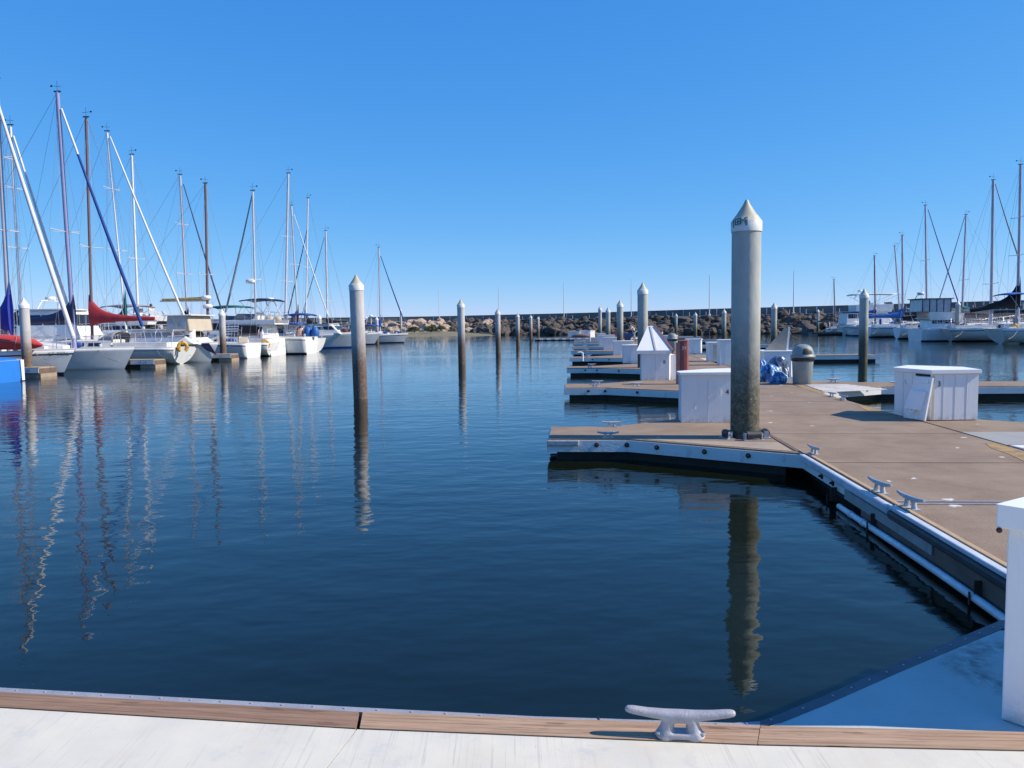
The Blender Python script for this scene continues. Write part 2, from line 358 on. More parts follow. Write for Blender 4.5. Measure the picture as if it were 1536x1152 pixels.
# ---- water
def water_material():
    m = bpy.data.materials.new('harbour_water'); m.use_nodes = True; t = m.node_tree; N = t.nodes; L = t.links
    b = N['Principled BSDF']; b.inputs['Base Color'].default_value = (.0055, .0085, .0040, 1); b.inputs['Roughness'].default_value = .012
    b.inputs['IOR'].default_value = 1.40; b.inputs['Specular Tint'].default_value = (.35, .72, .66, 1)
    tc = N.new('ShaderNodeTexCoord')
    def layer(scale, sx, sy, rot, w, det=2, rough=.5):
        mp = N.new('ShaderNodeMapping'); mp.inputs['Scale'].default_value = (sx, sy, 1); mp.inputs['Rotation'].default_value = (0, 0, rot)
        L.new(tc.outputs['Object'], mp.inputs['Vector'])
        return mulf(N, L, nz_(N, L, mp.outputs[0], scale, det, rough), w)
    a = layer(1.0, .22, .55, .10, WAVE[0])       # long slow swell
    c = layer(1.0, 1.7, 2.7, -.12, WAVE[1])       # ripples
    d = layer(1.0, 5.0, 12, .15, WAVE[2], 3, .6)    # fine wrinkles
    # wind patches modulate the fine wrinkles
    patch = ramp(N, L, layer(1.0, .018, .085, .02, 1.0, 3), .40, .62)
    pm = N.new('ShaderNodeMath'); pm.operation = 'MULTIPLY_ADD'; L.new(patch, pm.inputs[0]); pm.inputs[1].default_value = 1.2; pm.inputs[2].default_value = .45
    sy = N.new('ShaderNodeSeparateXYZ'); L.new(tc.outputs['Object'], sy.inputs[0])      # calmer in the lee of the near docks
    lee = N.new('ShaderNodeMapRange'); lee.inputs['From Min'].default_value = 4; lee.inputs['From Max'].default_value = 26; lee.inputs['To Min'].default_value = .62; lee.inputs['To Max'].default_value = 1.0
    L.new(sy.outputs['Y'], lee.inputs['Value'])
    pq = mulf(N, L, pm.outputs[0], lee.outputs[0]); d = mulf(N, L, d, pq)
    c2 = N.new('ShaderNodeMath'); c2.operation = 'MULTIPLY_ADD'; L.new(patch, c2.inputs[0]); c2.inputs[1].default_value = .6; c2.inputs[2].default_value = .7; c = mulf(N, L, c, c2.outputs[0])
    s1 = N.new('ShaderNodeMath'); L.new(a, s1.inputs[0]); L.new(c, s1.inputs[1])
    s2 = N.new('ShaderNodeMath'); L.new(s1.outputs[0], s2.inputs[0]); L.new(d, s2.inputs[1])
    bp = N.new('ShaderNodeBump'); bp.inputs['Distance'].default_value = 1.0; bp.inputs['Strength'].default_value = 1.0
    L.new(s2.outputs[0], bp.inputs['Height']); L.new(bp.outputs[0], b.inputs['Normal'])
    return m
WAVE = (.016, .0115, .0021)
M['water'] = water_material()
# ================================================================== SETTING
w = MB(); w.add([(-3000, -40, 0), (3000, -40, 0), (3000, 9000, 0), (-3000, 9000, 0)], [(0, 1, 2, 3)])
tag(w.build('water', M['water']), kind='structure')

# ---- breakwater: wall line given by photograph column and distance
WL = [(-500, 205), (250, 212), (420, 219), (640, 223), (870, 191), (1060, 157), (1220, 142), (1500, 118), (1800, 104)]
def wall_at(px):
    for (a, da), (b_, db) in zip(WL, WL[1:]):
        if a <= px <= b_:
            t = (px - a) / (b_ - a); return da + (db - da) * t
    return WL[-1][1]
def hpt(px, depth, z): q = D(px, 480, depth); return Vector((q.x, depth, z))
SHORE = [(-500, 170), (250, 165), (560, 150), (640, 146), (720, 143), (860, 137), (960, 130), (1060, 125), (1220, 122), (1300, 112), (1500, 100), (1800, 88)]
def shore_at(px):
    for (a, da), (b_, db) in zip(SHORE, SHORE[1:]):
        if a <= px <= b_: return da + (db - da) * (px - a) / (b_ - a)
    return SHORE[-1][1]
bw = empty('breakwater_wall', hpt(900, wall_at(900), 3.2), 0, 'long dark concrete breakwater wall along the horizon, with a pale ledge at its foot', 'wall')
o0 = bw.location
xs = [-470 + i * 40 for i in range(57)]
def strip(z0, z1, off0, off1, m):
    mb = MB(); f = [hpt(x, wall_at(x) - off0, z0) - o0 for x in xs]; g = [hpt(x, wall_at(x) - off0, z1) - o0 for x in xs]
    f2 = [hpt(x, wall_at(x) + off1, z0) - o0 for x in xs]; g2 = [hpt(x, wall_at(x) + off1, z1) - o0 for x in xs]
    n = len(xs); vs = f + g + f2 + g2
    fs = []
    for i in range(n - 1):
        fs += [(i, i + 1, n + i + 1, n + i), (n + i, n + i + 1, 3 * n + i + 1, 3 * n + i), (3 * n + i, 3 * n + i + 1, 2 * n + i + 1, 2 * n + i), (2 * n + i, 2 * n + i + 1, i + 1, i)]
    mb.add(vs, fs, m); return mb
strip(3.25, 4.46, 0, 1.0, 0).build('parapet', M['wall'], bw)
strip(4.46, 4.56, .08, 1.08, 0).build('coping', M['wall'], bw)
strip(2.2, 3.12, 2.6, .5, 0).build('shaded_footing', M['wall_base_shade'], bw)  # dark strip standing for the shadow between ledge and rocks
strip(3.12, 3.25, 2.75, .6, 0).build('ledge', M['ledge'], bw)
jm = MB()
for i in range(1, 85):
    x = -400 + i * 25.0
    if x > 1760: break
    q = hpt(x, wall_at(x) - .05, 3.85) - o0; jm.box(q, (.12, .12, 1.22))
    q = hpt(x + 9, wall_at(x + 9) - 2.5, 3.6) - o0; jm.cyl(q + Vector((0, 0, -.35)), q + Vector((0, 0, .4)), .04, n=5)
jm.build('rail_posts', M['metalpole'], bw)

# bank under the boulders
mb = MB(); PX = [-450 + i * 35 for i in range(65)]; n = len(PX); rows = []
for k in range(9):
    t = k / 8.0
    for x in PX:
        dw = wall_at(x) - 2.4; ds = shore_at(x); crest = dw - min(9, (dw - ds) * .45)
        if t < .4: tt = t / .4; dd = dw + (crest - dw) * tt; z = 2.9 - 2.1 * tt
        else: tt = (t - .4) / .6; dd = crest + (ds - 1.5 - crest) * tt; z = .8 - 1.25 * tt
        z += .35 * noise.noise(Vector((x * .05, k * .9, 1))) if 0 < k < 8 else 0
        rows.append(hpt(x, dd, z))
mb.add(rows, [(k * n + i, (k + 1) * n + i, (k + 1) * n + i + 1, k * n + i + 1) for k in range(8) for i in range(n - 1)], 0, True)
tag(mb.build('rock_bank', M['bank']), kind='structure')
# shingle beach at the left
mb = MB(); BX = [520 + i * 12 for i in range(20)]; n = len(BX); vs = []
for k in range(6):
    t = k / 5.0
    for x in BX:
        e = max(0.0, min(1.0, (748 - x) / 70.0)); ds = shore_at(x)
        dd = ds - 2.0 + t * 34 * (.25 + .75 * e); z = -.12 + t * (.62 * e + .1) + .1 * noise.noise(Vector((x * .04, k, 5)))
        vs.append(hpt(x, dd, z + .06 * e))
mb.add(vs, [(k * n + i, k * n + i + 1, (k + 1) * n + i + 1, (k + 1) * n + i) for k in range(5) for i in range(n - 1)], 0, True)
tag(mb.build('beach', M['sand']), kind='structure')

# ---- boulders, each one its own object, five shared shapes
rock_me = []
for q in range(6):
    bm = bmesh.new(); bmesh.ops.create_icosphere(bm, subdivisions=3, radius=1)
    for v in bm.verts:
        c = v.co.normalized(); off = Vector((q * 7.3, q * 3.1, 0))
        d = 1 + .42 * noise.noise(c * 1.1 + off) + .16 * noise.noise(c * 3.1 + off)
        p = c * d; p = Vector((round(p.x * 2.2) / 2.2 * .45 + p.x * .55, round(p.y * 2.2) / 2.2 * .45 + p.y * .55, (round(p.z * 2.2) / 2.2 * .45 + p.z * .55) * .78))
        v.co = p
    me = bpy.data.meshes.new('boulder'); bm.to_mesh(me); bm.free(); me.materials.append(M['rock']); rock_me.append(me)
    mp = me.copy(); mp.materials.clear(); mp.materials.append(M['rock_pale']); rock_me.append(mp)
def boulder(px, depth, z, r, pale):
    o = bpy.data.objects.new('boulder', rock_me[random.randrange(6) * 2 + (1 if pale else 0)]); COL.objects.link(o)
    q = hpt(px, depth, z); o.location = q; o.rotation_euler = (random.uniform(-.4, .4), random.uniform(-.4, .4), random.uniform(0, 6.28))
    o.scale = (r * random.uniform(.9, 1.35), r * random.uniform(.8, 1.2), r * random.uniform(.75, 1.05))
    if pale: tag(o, 'pale tan boulder in the bank behind the beach, left of the open-water piles', 'boulder', 'pale boulders behind the beach')
    else: tag(o, 'dark brown boulder in the rubble bank below the breakwater wall', 'boulder', 'dark boulders below the breakwater wall')
rr = random.Random(11)
for row, (t0, zz) in enumerate([(.06, 2.45), (.22, 1.75), (.42, 1.05), (.66, .55), (.90, .1)]):
    x = 572 + row * 5.0
    while x < 1300:
        dw = wall_at(x) - 2.6; ds = shore_at(x); dep = dw - 1.0
        crest = dw - min(9, (dw - ds) * .45)
        if t0 < .4: dep = dw + (crest - dw) * (t0 / .4)
        else: dep = crest + (ds - crest) * ((t0 - .4) / .6)
        if x < 735 and row >= 4: x += 14; continue
        r = rr.choice((.75, .95, 1.1, 1.35, 1.6)) * rr.uniform(.9, 1.1) * (1.12 if x < 760 else .95)
        pale = x < 672 and rr.random() < .85 or (x < 740 and rr.random() < .35)
        boulder(x + rr.uniform(-2, 2), dep + rr.uniform(-1.2, 1.2), zz + rr.uniform(-.2, .25), r, pale)
        x += r * 1.75 * F / dep * rr.uniform(.85, 1.15)
    x += 0

# ---- scrub bushes on the beach bank
def bush(px, depth, z, rx, rz, label):
    root = empty('scrub_bush', hpt(px, depth, z), 0, label, 'bush', 'scrub bushes behind the beach')
    mb = MB(); rg = random.Random(int(px))
    for i in range(900):
        a = rg.uniform(0, 2 * PI); e = math.acos(rg.uniform(-.1, 1)); rad = rg.uniform(.45, 1.0) ** .5
        lump = .75 + .35 * noise.noise(Vector((math.cos(a) * 2 + px, math.sin(a) * 2, e * 2)))
        c = Vector((rx * rad * lump * math.sin(e) * math.cos(a), rx * .8 * rad * lump * math.sin(e) * math.sin(a), .15 + rz * rad * lump * math.cos(e)))
        s_ = rg.uniform(.08, .17); R = Euler((rg.uniform(0, 3), rg.uniform(0, 3), rg.uniform(0, 3))).to_matrix()
        mb.add([c + R @ Vector(v) * s_ * 1.15 for v in ((-1, 0, 0), (0, -.5, 0), (1, 0, .1), (0, .5, 0))], [(0, 1, 2, 3)])
    mb.build('foliage', M['leaf'], root)
    st = MB()
    for i in range(7):
        a = i * .9; st.cyl((0, 0, -.3), (math.cos(a) * rx * .5, math.sin(a) * rx * .5, rz * .7), .05, .02, n=5)
    st.build('stem', M['rust'], root)
bush(646, 165, .9, 1.9, 1.3, 'round green bush above the beach, between the last sailing boat and the near piles')
bush(661, 172, 1.1, 1.2, .9, 'small green bush just right of the round bush above the beach')
bush(621, 168, .9, 1.5, 1.0, 'low green bush above the beach, behind the bow of the last sailing boat')

# ---- thin light poles standing on the breakwater
for (px, top, lab) in [(659, 435, 'thin pale pole on the breakwater, left of the second mooring pile'), (748.5, 431, 'thin pale pole on the breakwater directly behind the third mooring pile'),
                  (846, 423, 'thin pale pole on the breakwater above the far end of the pier'), (947, 419, 'thin pale pole on the breakwater just left of the tall dock pile'),
                  (1064, 412, 'thin pale pole on the breakwater left of the big near pile'), (1190, 406, 'thin pale pole on the breakwater right of the big near pile'),
                  (528, 440, 'thin pale pole on the breakwater just left of the nearest mooring pile')]:
    dd = wall_at(px) - 1.5; b_ = hpt(px, dd, 3.25); t_ = D(px, top, dd)
    root = empty('light_pole', b_, 0, lab, 'pole', 'thin poles on the breakwater')
    hh = t_.z - 3.25
    a = MB(); a.cyl((0, 0, 0), (0, 0, hh), .11, .06, n=8); a.build('post', M['metalpole'], root)
    a = MB(); a.cyl((0, 0, 0), (0, 0, .25), .25, n=8); a.build('base_plate', M['metalpole'], root)

# ================================================================== DOCKS
def inset(poly, d):
    n = len(poly); a = sum(poly[i][0] * poly[(i + 1) % n][1] - poly[(i + 1) % n][0] * poly[i][1] for i in range(n))
    if a < 0: poly = list(reversed(poly))
    out = []
    for i in range(n):
        p0, p1, p2 = Vector(poly[i - 1]), Vector(poly[i]), Vector(poly[(i + 1) % n])
        e1 = (p1 - p0).normalized(); e2 = (p2 - p1).normalized()
        n1 = Vector((-e1.y, e1.x)); n2 = Vector((-e2.y, e2.x)); k = n1 + n2
        k = k / max(.35, k.dot(n1)) if k.length > 1e-6 else n1
        out.append(tuple(p1 + k * d))
    return out
def dock(name, poly, label, group=None, deckm='deck', loc=(0, 0), cat='dock', seams=(), fas='fascia', ztop=DZ):
    """poly in pier coordinates (lateral, along)"""
    root = empty(name, W(loc[0], loc[1], 0), RZ, label, cat, group)
    pl = [(p[0] - loc[0], p[1] - loc[1]) for p in poly]
    a = MB(); a.prism(inset(pl, .025), ztop - .02, ztop); a.build('deck', M[deckm], root)
    a = MB(); a.prism(pl, ztop - .185, ztop - .022); a.build('fascia', M[fas], root)
    a = MB(); a.prism(inset(pl, .14), -.3, ztop - .187); a.build('float', M['float'], root)
    return root
def bolt(parent, p, nrm):
    a = MB(); nrm = Vector(nrm).normalized(); p = Vector(p)
    a.cyl(p, p + nrm * .012, .034, n=10); a.cyl(p + nrm * .012, p + nrm * .04, .016, n=6)
    return a.build('bolt', M['rust'], parent)
small_cleat = MB()
small_cleat.tube([(-.15, 0, .085), (-.10, 0, .075), (-.04, 0, .07), (.04, 0, .07), (.10, 0, .075), (.15, 0, .085)], [.010, .014, .018, .018, .014, .010], 8)
for sx in (-1, 1): small_cleat.cyl((sx * .045, 0, .0), (sx * .035, 0, .068), .02, .014, n=8)
small_cleat.box((0, 0, .006), (.16, .055, .012))
cleat_me = small_cleat.mesh('cleat', M['steel'])
def cleat(parent, x, y, rz=0.0, z=DZ, s=1.0):
    o = bpy.data.objects.new('cleat', cleat_me); COL.objects.link(o); o.parent = parent
    o.location = (x, y, z); o.rotation_euler = (0, 0, rz); o.scale = (s, s, s); return o

PL, PR = 2.78, 5.55           # lateral edges of the pier
pier = dock('floating_pier', [(PL, 4.32), (PR, 4.32), (PR, 95.0), (PL, 95.0)], 'long brown-decked floating pier running from the right foreground towards the breakwater', loc=(PL, 4.32))
def pj(lat, u): return lat - PL, u - 4.32
# seams and joint strips across the deck
sm = MB()
for k, u in enumerate([9.44, 7.15, 9.45, 11.9, 14.3, 16.7, 21.2, 26, 31, 36, 41]):
    if k == 1: continue
    x0, y = pj(PL, u); sm.box(((PR - PL) / 2, y, DZ + .003), (PR - PL - .06, .004, .002))
sm.build('deck_seams', M['groove'], pier)
_, y = pj(0, 7.35)
a = MB(); a.box((1.385, y - .05, DZ + .006), (2.70, .022, .008)); a.box((1.385, y + .05, DZ + .006), (2.70, .022, .008)); a.build('joint_strip', M['steel'], pier)
a = MB(); a.box((1.385, y, DZ + .004), (2.70, .075, .004)); a.build('joint_gap', M['ply'], pier)
# left edge of the pier: timber trim, rub rails, plywood patch, pipe
def edge_box(name, u0, u1, lat0, lat1, z0, z1, m, bev=0.0):
    a = MB(); a.box(((lat0 + lat1) / 2 - PL, (u0 + u1) / 2 - 4.32, (z0 + z1) / 2), (lat1 - lat0, u1 - u0, z1 - z0)); return a.build(name, M[m], pier, bevel=bev)
edge_box('edge_trim', 4.4, 9.95, PL + .03, PL + .075, DZ + .001, DZ + .014, 'trim', .004)
edge_box('rub_rail', 7.25, 10.05, PL - .055, PL + .015, DZ - .085, DZ + .004, 'rubwhite', .02)
edge_box('rub_rail', 4.45, 7.23, PL - .045, PL + .022, DZ - .03, DZ + .008, 'rubwhite', .01)
edge_box('rubber_fender', 4.42, 7.22, PL - .062, PL - .004, DZ - .105, DZ - .034, 'blackrub', .02)
edge_box('plywood_patch', 4.5, 7.95, PL - .03, PL - .004, DZ - .30, DZ - .09, 'ply')
edge_box('grey_board', 6.35, 8.4, PL - .045, PL - .034, DZ - .19, DZ - .095, 'grey_plank')
a = MB(); pts = [(-.075, u - 4.32, .045 + .012 * math.sin(u * 1.3)) for u in [4.5 + i * .33 for i in range(13)]]; a.tube(pts, .030, 10)
for u in (8.1, 7.75): a.cyl((-.075, u - 4.32 - .03, .045 + .012 * math.sin(u * 1.3)), (-.075, u - 4.32 + .03, .045 + .012 * math.sin(u * 1.3)), .036, n=10)
a.build('pipe', M['pvc'], pier)
for u in (5.6, 7.55, 8.75):
    a = MB(); a.box((-.045, u - 4.32, .10), (.07, .012, .15)); a.box((-.11, u - 4.32, .05), (.008, .02, .09)); a.build('pipe_bracket', M['rust'], pier)
for u in (9.3, 8.9): bolt(pier, (-.001, u - 4.32, DZ - .13), (-1, 0, 0))
cleat(pier, *pj(PL + .12, 10.05), rz=PI / 2 + .15, s=1.15)
cleat(pier, *pj(PL + .08, 7.78), rz=PI / 2 + .16, s=1.35); cleat(pier, *pj(PL + .10, 7.12), rz=PI / 2 + .16, s=1.35)
cleat(pier, *pj(PR - .07, 17.75), rz=PI / 2 + .3, s=1.1); cleat(pier, *pj(PR - .07, 17.0), rz=PI / 2 + .2, s=1.1)

# left finger docks
ORD = ['nearest', 'second', 'third', 'fourth', 'fifth', 'sixth', 'seventh', 'eighth', 'ninth']
for k in range(9):
    u = 11.38 + 9.2 * k; bk = u + 1.42; tip = -.44 if k else -.46
    if k == 1: tip = -.38
    poly = [(tip, u), (.70, u), (PL, u - 1.28), (PL, bk + 2.0), (.55, bk), (tip, bk)]
    lab = '%s short brown finger dock from the camera on the left side of the pier' % ORD[k]
    r = dock('finger_dock', poly, lab, 'finger docks on the left side of the pier', loc=(PL, u))
    cleat(r, .42 - PL, .10, 0, s=1.05); cleat(r, .52 - PL, 1.34, 0, s=1.05)
    if k == 1: cleat(r, 1.5 - PL, .3, .1, s=1.25)
    if k < 4:
        for lx in (.25, .68): bolt(r, (lx - PL, -.001, DZ - .085), (0, -1, 0))
        s_ = Vector((PL - .70, -1.28, 0)).normalized(); nn = Vector((s_.y, -s_.x, 0))
        for t in ((.45, 1.15, 1.75) if k == 0 else (.9,)): bolt(r, Vector((.70 - PL, 0, DZ - .085)) + s_ * t + nn * .001, nn)
    if k == 0:
        a = MB(); a.box((.0 + tip + .23 - PL, -.022, DZ - .055), (.46, .04, .085)); a.build('corner_guard', M['steel'], r, bevel=.015)
        # pale dried triangle of deck beside the pile and the joint line
        a = MB(); a.prism([(.9 - PL, -.03), (2.70 - PL, -1.12), (2.70 - PL, -.35), (2.3 - PL, -.32)], DZ + .001, DZ + .005); a.build('worn_patch', M['deck_tan'], r)
        a = MB(); a.box((-.02, .5, DZ + .004), (.05, 3.2, .010)); a.build('joint_strip', M['ply'], r)
        a = MB(); a.cyl((-.12, 1.30, DZ), (-.12, 1.30, DZ + .012), .04, n=8); 
    if k in (1,):
        pass
# right finger docks
def rfinger(u0, u1, tip, lab, gus=(1.3, 1.3)):
    poly = [(PR, u0 - gus[0]), (PR + 1.9, u0), (tip, u0), (tip, u1), (PR + 1.9, u1), (PR, u1 + gus[1])]
    r = dock('finger_dock', poly, lab, 'finger docks on the right side of the pier', loc=(PR, u0)); return r
r1 = rfinger(10.9, 12.95, 14.2, 'broad near finger dock right of the pier, with white box 3 and a grey panel')
def pc(px, py, lat0, u0):                    # photo pixel on the deck -> local coordinates of a dock
    q = P(px, py, DZ); return (q.dot(V) - lat0, q.dot(U) - u0)
a = MB(); a.prism([pc(1442, 648.5, PR, 10.9), pc(1640, 648.5, PR, 10.9), pc(1640, 668, PR, 10.9), pc(1510, 668, PR, 10.9)], DZ + .001, DZ + .007); a.build('grey_panel', M['grey_plank'], r1)
a = MB(); a.prism([pc(1516, 669.5, PR, 10.9), pc(1640, 669.5, PR, 10.9), pc(1640, 673.5, PR, 10.9), pc(1533, 673.5, PR, 10.9)], DZ + .001, DZ + .016); a.build('white_strip', M['whitelid'], r1)
for pts in ([(1478, 665), (1500, 668), (1536, 679), (1580, 692), (1580, 702), (1540, 694), (1512, 681), (1488, 673)], [(1286, 608), (1300, 610), (1325, 617), (1338, 621.5), (1322, 621), (1300, 616)], [(1195, 577.5), (1212, 580), (1240, 590), (1228, 590), (1205, 583)]):
    a = MB(); a.prism([pc(x, y, PL, 4.32) for x, y in pts], DZ + .001, DZ + .004); a.build('lichen_patch', M['lichen'], pier)
r2 = rfinger(20.3, 21.9, 14.2, 'long finger dock behind white box 3, with streaky white boards near the trash can')
cleat(r2, 2.35, .12, s=1.4); cleat(r2, 1.2, 1.45, s=1.4)
for k in range(6):
    a = MB(); a.box((.9 - k * .02, -1.05 + k * .33, DZ + .008), (1.7 - k * .12, .22, .014), rz=.38 - .06 * k); a.build('pale_board', M['pale_plank'], r2)
for u, t in ((38.7, 'third'), (57.1, 'fourth'), (75.5, 'fifth'), (93.0, 'farthest')):
    rr_ = rfinger(u, u + 1.6, 14.1, '%s long finger dock right of the pier, with a pile at its tip' % t)
thd = dock('floating_dock', [(-5.3, 95.02), (14.1, 95.02), (14.1, 97.2), (-5.3, 97.2)], 'cross dock closing the far end of the pier, in front of the breakwater', loc=(0, 95))
a = MB()
for i in range(7): a.cyl((-4.6 + i * .9, -.05, .12), (-4.2 + i * .9, -.05, .12), .12, n=8)
a.build('fender', M['grey_plank'], thd)

# near dock under the camera: concrete modules, timber beam, grey rub rail
E = [P(-160, 1052.5, DZ), P(535, 1094, DZ), P(1136, 1118.5, DZ), P(2300, 1144, DZ)]         # inner edge of timber
Bo = [P(-160, 1030, DZ), P(540, 1069, DZ), P(1140, 1090, DZ), P(2300, 1117, DZ)]            # outer edge of timber
Ro = [P(-160, 1020.5, DZ), P(540, 1058.5, DZ), P(1100, 1080.5, DZ)]
nd = empty('floating_dock', (0, 0, 0), 0, 'white concrete dock in the foreground with a timber beam and grey edge rail', 'dock')
def side_prism(name, front, back, z0, z1, m, bev=0.004):
    a = MB(); a.prism([tuple(v[:2]) for v in front] + [tuple(v[:2]) for v in reversed(back)], z0, z1); return a.build(name, M[m], nd, bevel=bev)
J0 = E[1]; jdir = (P(490, 1152, DZ) - J0).normalized()
jl = J0 + jdir * 12.0
g = .002
side_prism('concrete_slab', [E[0], J0 + Vector((-g, 0, 0))], [Vector((-14, -9, DZ)), jl + Vector((-g, 0, 0))], DZ - .3, DZ, 'concrete')
side_prism('concrete_slab', [J0 + Vector((g, 0, 0)), E[2], E[3]], [jl + Vector((g, 0, 0)), Vector((3, -9, DZ)), Vector((12, -9, DZ))], DZ - .3, DZ, 'concrete')
def beam(f0, f1, b0, b1, mm='beam'):                     # timber: own axes so grain runs along it
    mid = (f0 + f1) / 2; d = (f1 - f0); rz = math.atan2(d.y, d.x); R = Matrix.Rotation(-rz, 3, 'Z')
    a = MB(); a.prism([tuple((R @ (v - mid))[:2]) for v in (f0, f1, b1, b0)], DZ - .14, DZ + .004)
    o = a.build('timber_beam', M[mm], nd, bevel=.006); o.location = (mid.x, mid.y, 0); o.rotation_euler = (0, 0, rz); return o
def lerp(a, b_, t): return a + (b_ - a) * t
bj = P(541.5, 1069, DZ)
ev = .004
beam(E[0] + Vector((0, ev, 0)), E[1] + Vector((-.004, ev, 0)), Bo[0], lerp(Bo[0], bj, 1) + Vector((-.008, 0, 0)), 'beam_dark')
beam(E[1] + Vector((.012, ev, 0)), E[2] + Vector((0, ev, 0)), bj + Vector((.008, 0, 0)), Bo[2])
beam(E[2] + Vector((.003, ev, 0)), E[3] + Vector((0, ev, 0)), Bo[2] + Vector((.003, 0, 0)), Bo[3])
# gusset plate in the corner
G0 = Bo[2]; GE = P(1500, 945, DZ); gd = (GE - P(1165, 1086, DZ)).normalized()
Gs = P(1150, 1091, DZ)
pe = W(PL - .06, 4.30); t_ = (GE - Gs)
far = GE + gd * .35
cs = [Gs, lerp(Bo[2], Bo[3], .999), W(PR + 1.0, 4.30), W(PL, 4.30), GE + gd * .05]
a = MB(); a.prism([tuple(v[:2]) for v in [Gs + Vector((0, .004, 0)), Bo[3] + Vector((0, .004, 0)), W(PR + 1.0, 4.305), W(PL + .0, 4.305), GE + Vector((.0, -.0, 0))]], DZ - .03, DZ - .002)
a.build('gusset_plate', M['gusset'], nd)
# rub rail: along the beam, curving into the gusset edge
pr = [Ro[0], lerp(Ro[0], Ro[1], .5), Ro[1], P(800, 1071.5, DZ), P(1000, 1078, DZ), P(1100, 1081.5, DZ), P(1140, 1079, DZ), P(1175, 1066, DZ), P(1230, 1043, DZ), P(1340, 995, DZ), P(1500, 929, DZ), P(1560, 903, DZ)]
bk = [Bo[0], lerp(Bo[0], bj, .5), bj, P(800, 1083, DZ), P(1000, 1089.5, DZ), P(1100, 1091, DZ), P(1140, 1090.5, DZ), P(1172, 1085, DZ), P(1240, 1058, DZ), P(1345, 1011, DZ), P(1500, 945, DZ), P(1562, 918, DZ)]
a = MB(); n = len(pr); vs = []
for f_, b_ in zip(pr, bk):
    o_ = (b_ - f_).normalized()
    for q, z in ((f_ + o_ * .0, DZ - .16), (f_ - o_ * .012, DZ - .06), (f_, DZ - .012), (f_ + o_ * .012, DZ - .002), (b_ - o_ * .008, DZ - .001), (b_ - o_ * .006, DZ - .16)):
        vs.append((q.x, q.y, z))
fs = [(i * 6 + j, (i + 1) * 6 + j, (i + 1) * 6 + j + 1, i * 6 + j + 1) for i in range(n - 1) for j in range(5)]
a.add(vs[:7 * 6], [tuple(reversed(f)) for f in fs[:6 * 5]]); a.build('rub_rail', M['rubgrey'], nd)
a = MB(); a.add(vs[6 * 6:], [tuple(i - 36 for i in reversed(f)) for f in fs[6 * 5:]]); a.build('corner_rub_rail', M['rub_shaded'], nd)
a = MB(); rg = random.Random(3)
for i in range(n - 2):
    L_ = (pr[i + 1] - pr[i]).length; m_ = max(1, int(L_ / .13))
    for j in range(m_):
        q = lerp((pr[i] + bk[i]) / 2, (pr[i + 1] + bk[i + 1]) / 2, (j + .5) / m_); a.cyl((q.x, q.y, DZ - .004), (q.x, q.y, DZ + .003), .005, n=6)
a.build('rail_screws', M['steel'], nd)
a = MB(); q0 = P(898.5, 1075, DZ); q1 = P(899.5, 1086.5, DZ); a.box(((q0 + q1) / 2).to_tuple(), (.004, .06, .006)); a.build('rail_joint', M['dark'], nd)
a = MB(); a.prism([tuple((v + Vector((0, -.03, 0)))[:2]) for v in pr[:6]] + [(11, -8.9), (-12, -8.9)], -.3, DZ - .31); a.build('float', M['float'], nd)

# big cast cleat (near)
cb = P(1020, 1105, DZ + .004)
cl = empty('mooring_cleat', cb, math.atan2((E[2] - E[1]).y, (E[2] - E[1]).x), 'large pale cast cleat bolted to the timber beam in the foreground', 'cleat')
a = MB()
a.tube([(-.222, 0, .128), (-.214, 0, .126), (-.19, 0, .122), (-.13, 0, .112), (-.06, 0, .104), (0, 0, .102), (.06, 0, .103), (.13, 0, .110), (.19, 0, .119), (.214, 0, .122), (.221, 0, .123)], [.008, .016, .020, .022, .026, .028, .026, .022, .020, .016, .008], 14)
for sx in (-1, 1):
    a.tube([(sx * .066, 0, -.002), (sx * .060, 0, .018), (sx * .052, 0, .045), (sx * .047, 0, .078), (sx * .036, 0, .098)], [.042, .036, .029, .027, .028], 12)
a.box((0, 0, .015), (.14, .070, .028)); a.box((0, 0, .084), (.10, .040, .026))
o = a.build('casting', M['cleat'], cl)
rm = o.modifiers.new('remesh', 'REMESH'); rm.mode = 'VOXEL'; rm.voxel_size = .0042; rm.use_smooth_shade = True
sm_ = o.modifiers.new('smooth', 'SMOOTH'); sm_.iterations = 14; sm_.factor = .6
for sx in (-1, 1):
    a = MB(); a.cyl((sx * .088, -.018, .022), (sx * .088, -.018, .034), .011, n=6); a.build('bolt', M['steel'], cl)
cl.scale = (.98, 1, .86)
# ================================================================== PILES
def pile_parts(root, top, r, pm, capm, rollers=False):
    """root at the water line; top = height of the tip above the water"""
    ch = r * 1.45; band = .155
    zc = top - ch - band
    a = MB(); a.lathe([(r, -.8), (r, zc + .02)], n=28); a.build('shaft', M[pm], root)
    a = MB(); a.lathe([(r + .012, 0), (r + .014, band - .01), (r + .005, band), (r * .62, band + ch * .38), (r * .25, band + ch * .78), (.02, band + ch)], n=28)
    c = a.build('cap', M[capm], root); c.location = (0, 0, zc); return c, zc, band
def pile(name, base, top, r, label, group, pm='pile_water', capm='cap', lean=(0, 0)):
    root = empty(name, base, 0, label, 'pile', group); root.rotation_euler = (lean[0], lean[1], random.uniform(0, 6))
    return root, pile_parts(root, top, r, pm, capm)
g1 = 'free-standing piles in the open water left of the pier'
labs = ['nearest and tallest-looking mooring pile standing alone in the open water', 'second mooring pile from the camera in the open water row',
        'third mooring pile in the open water row, with a thin pole behind it', 'fourth mooring pile in the open water row', 'fifth mooring pile in the open water row',
        'farthest and smallest mooring pile in the open water row, by the cross dock']
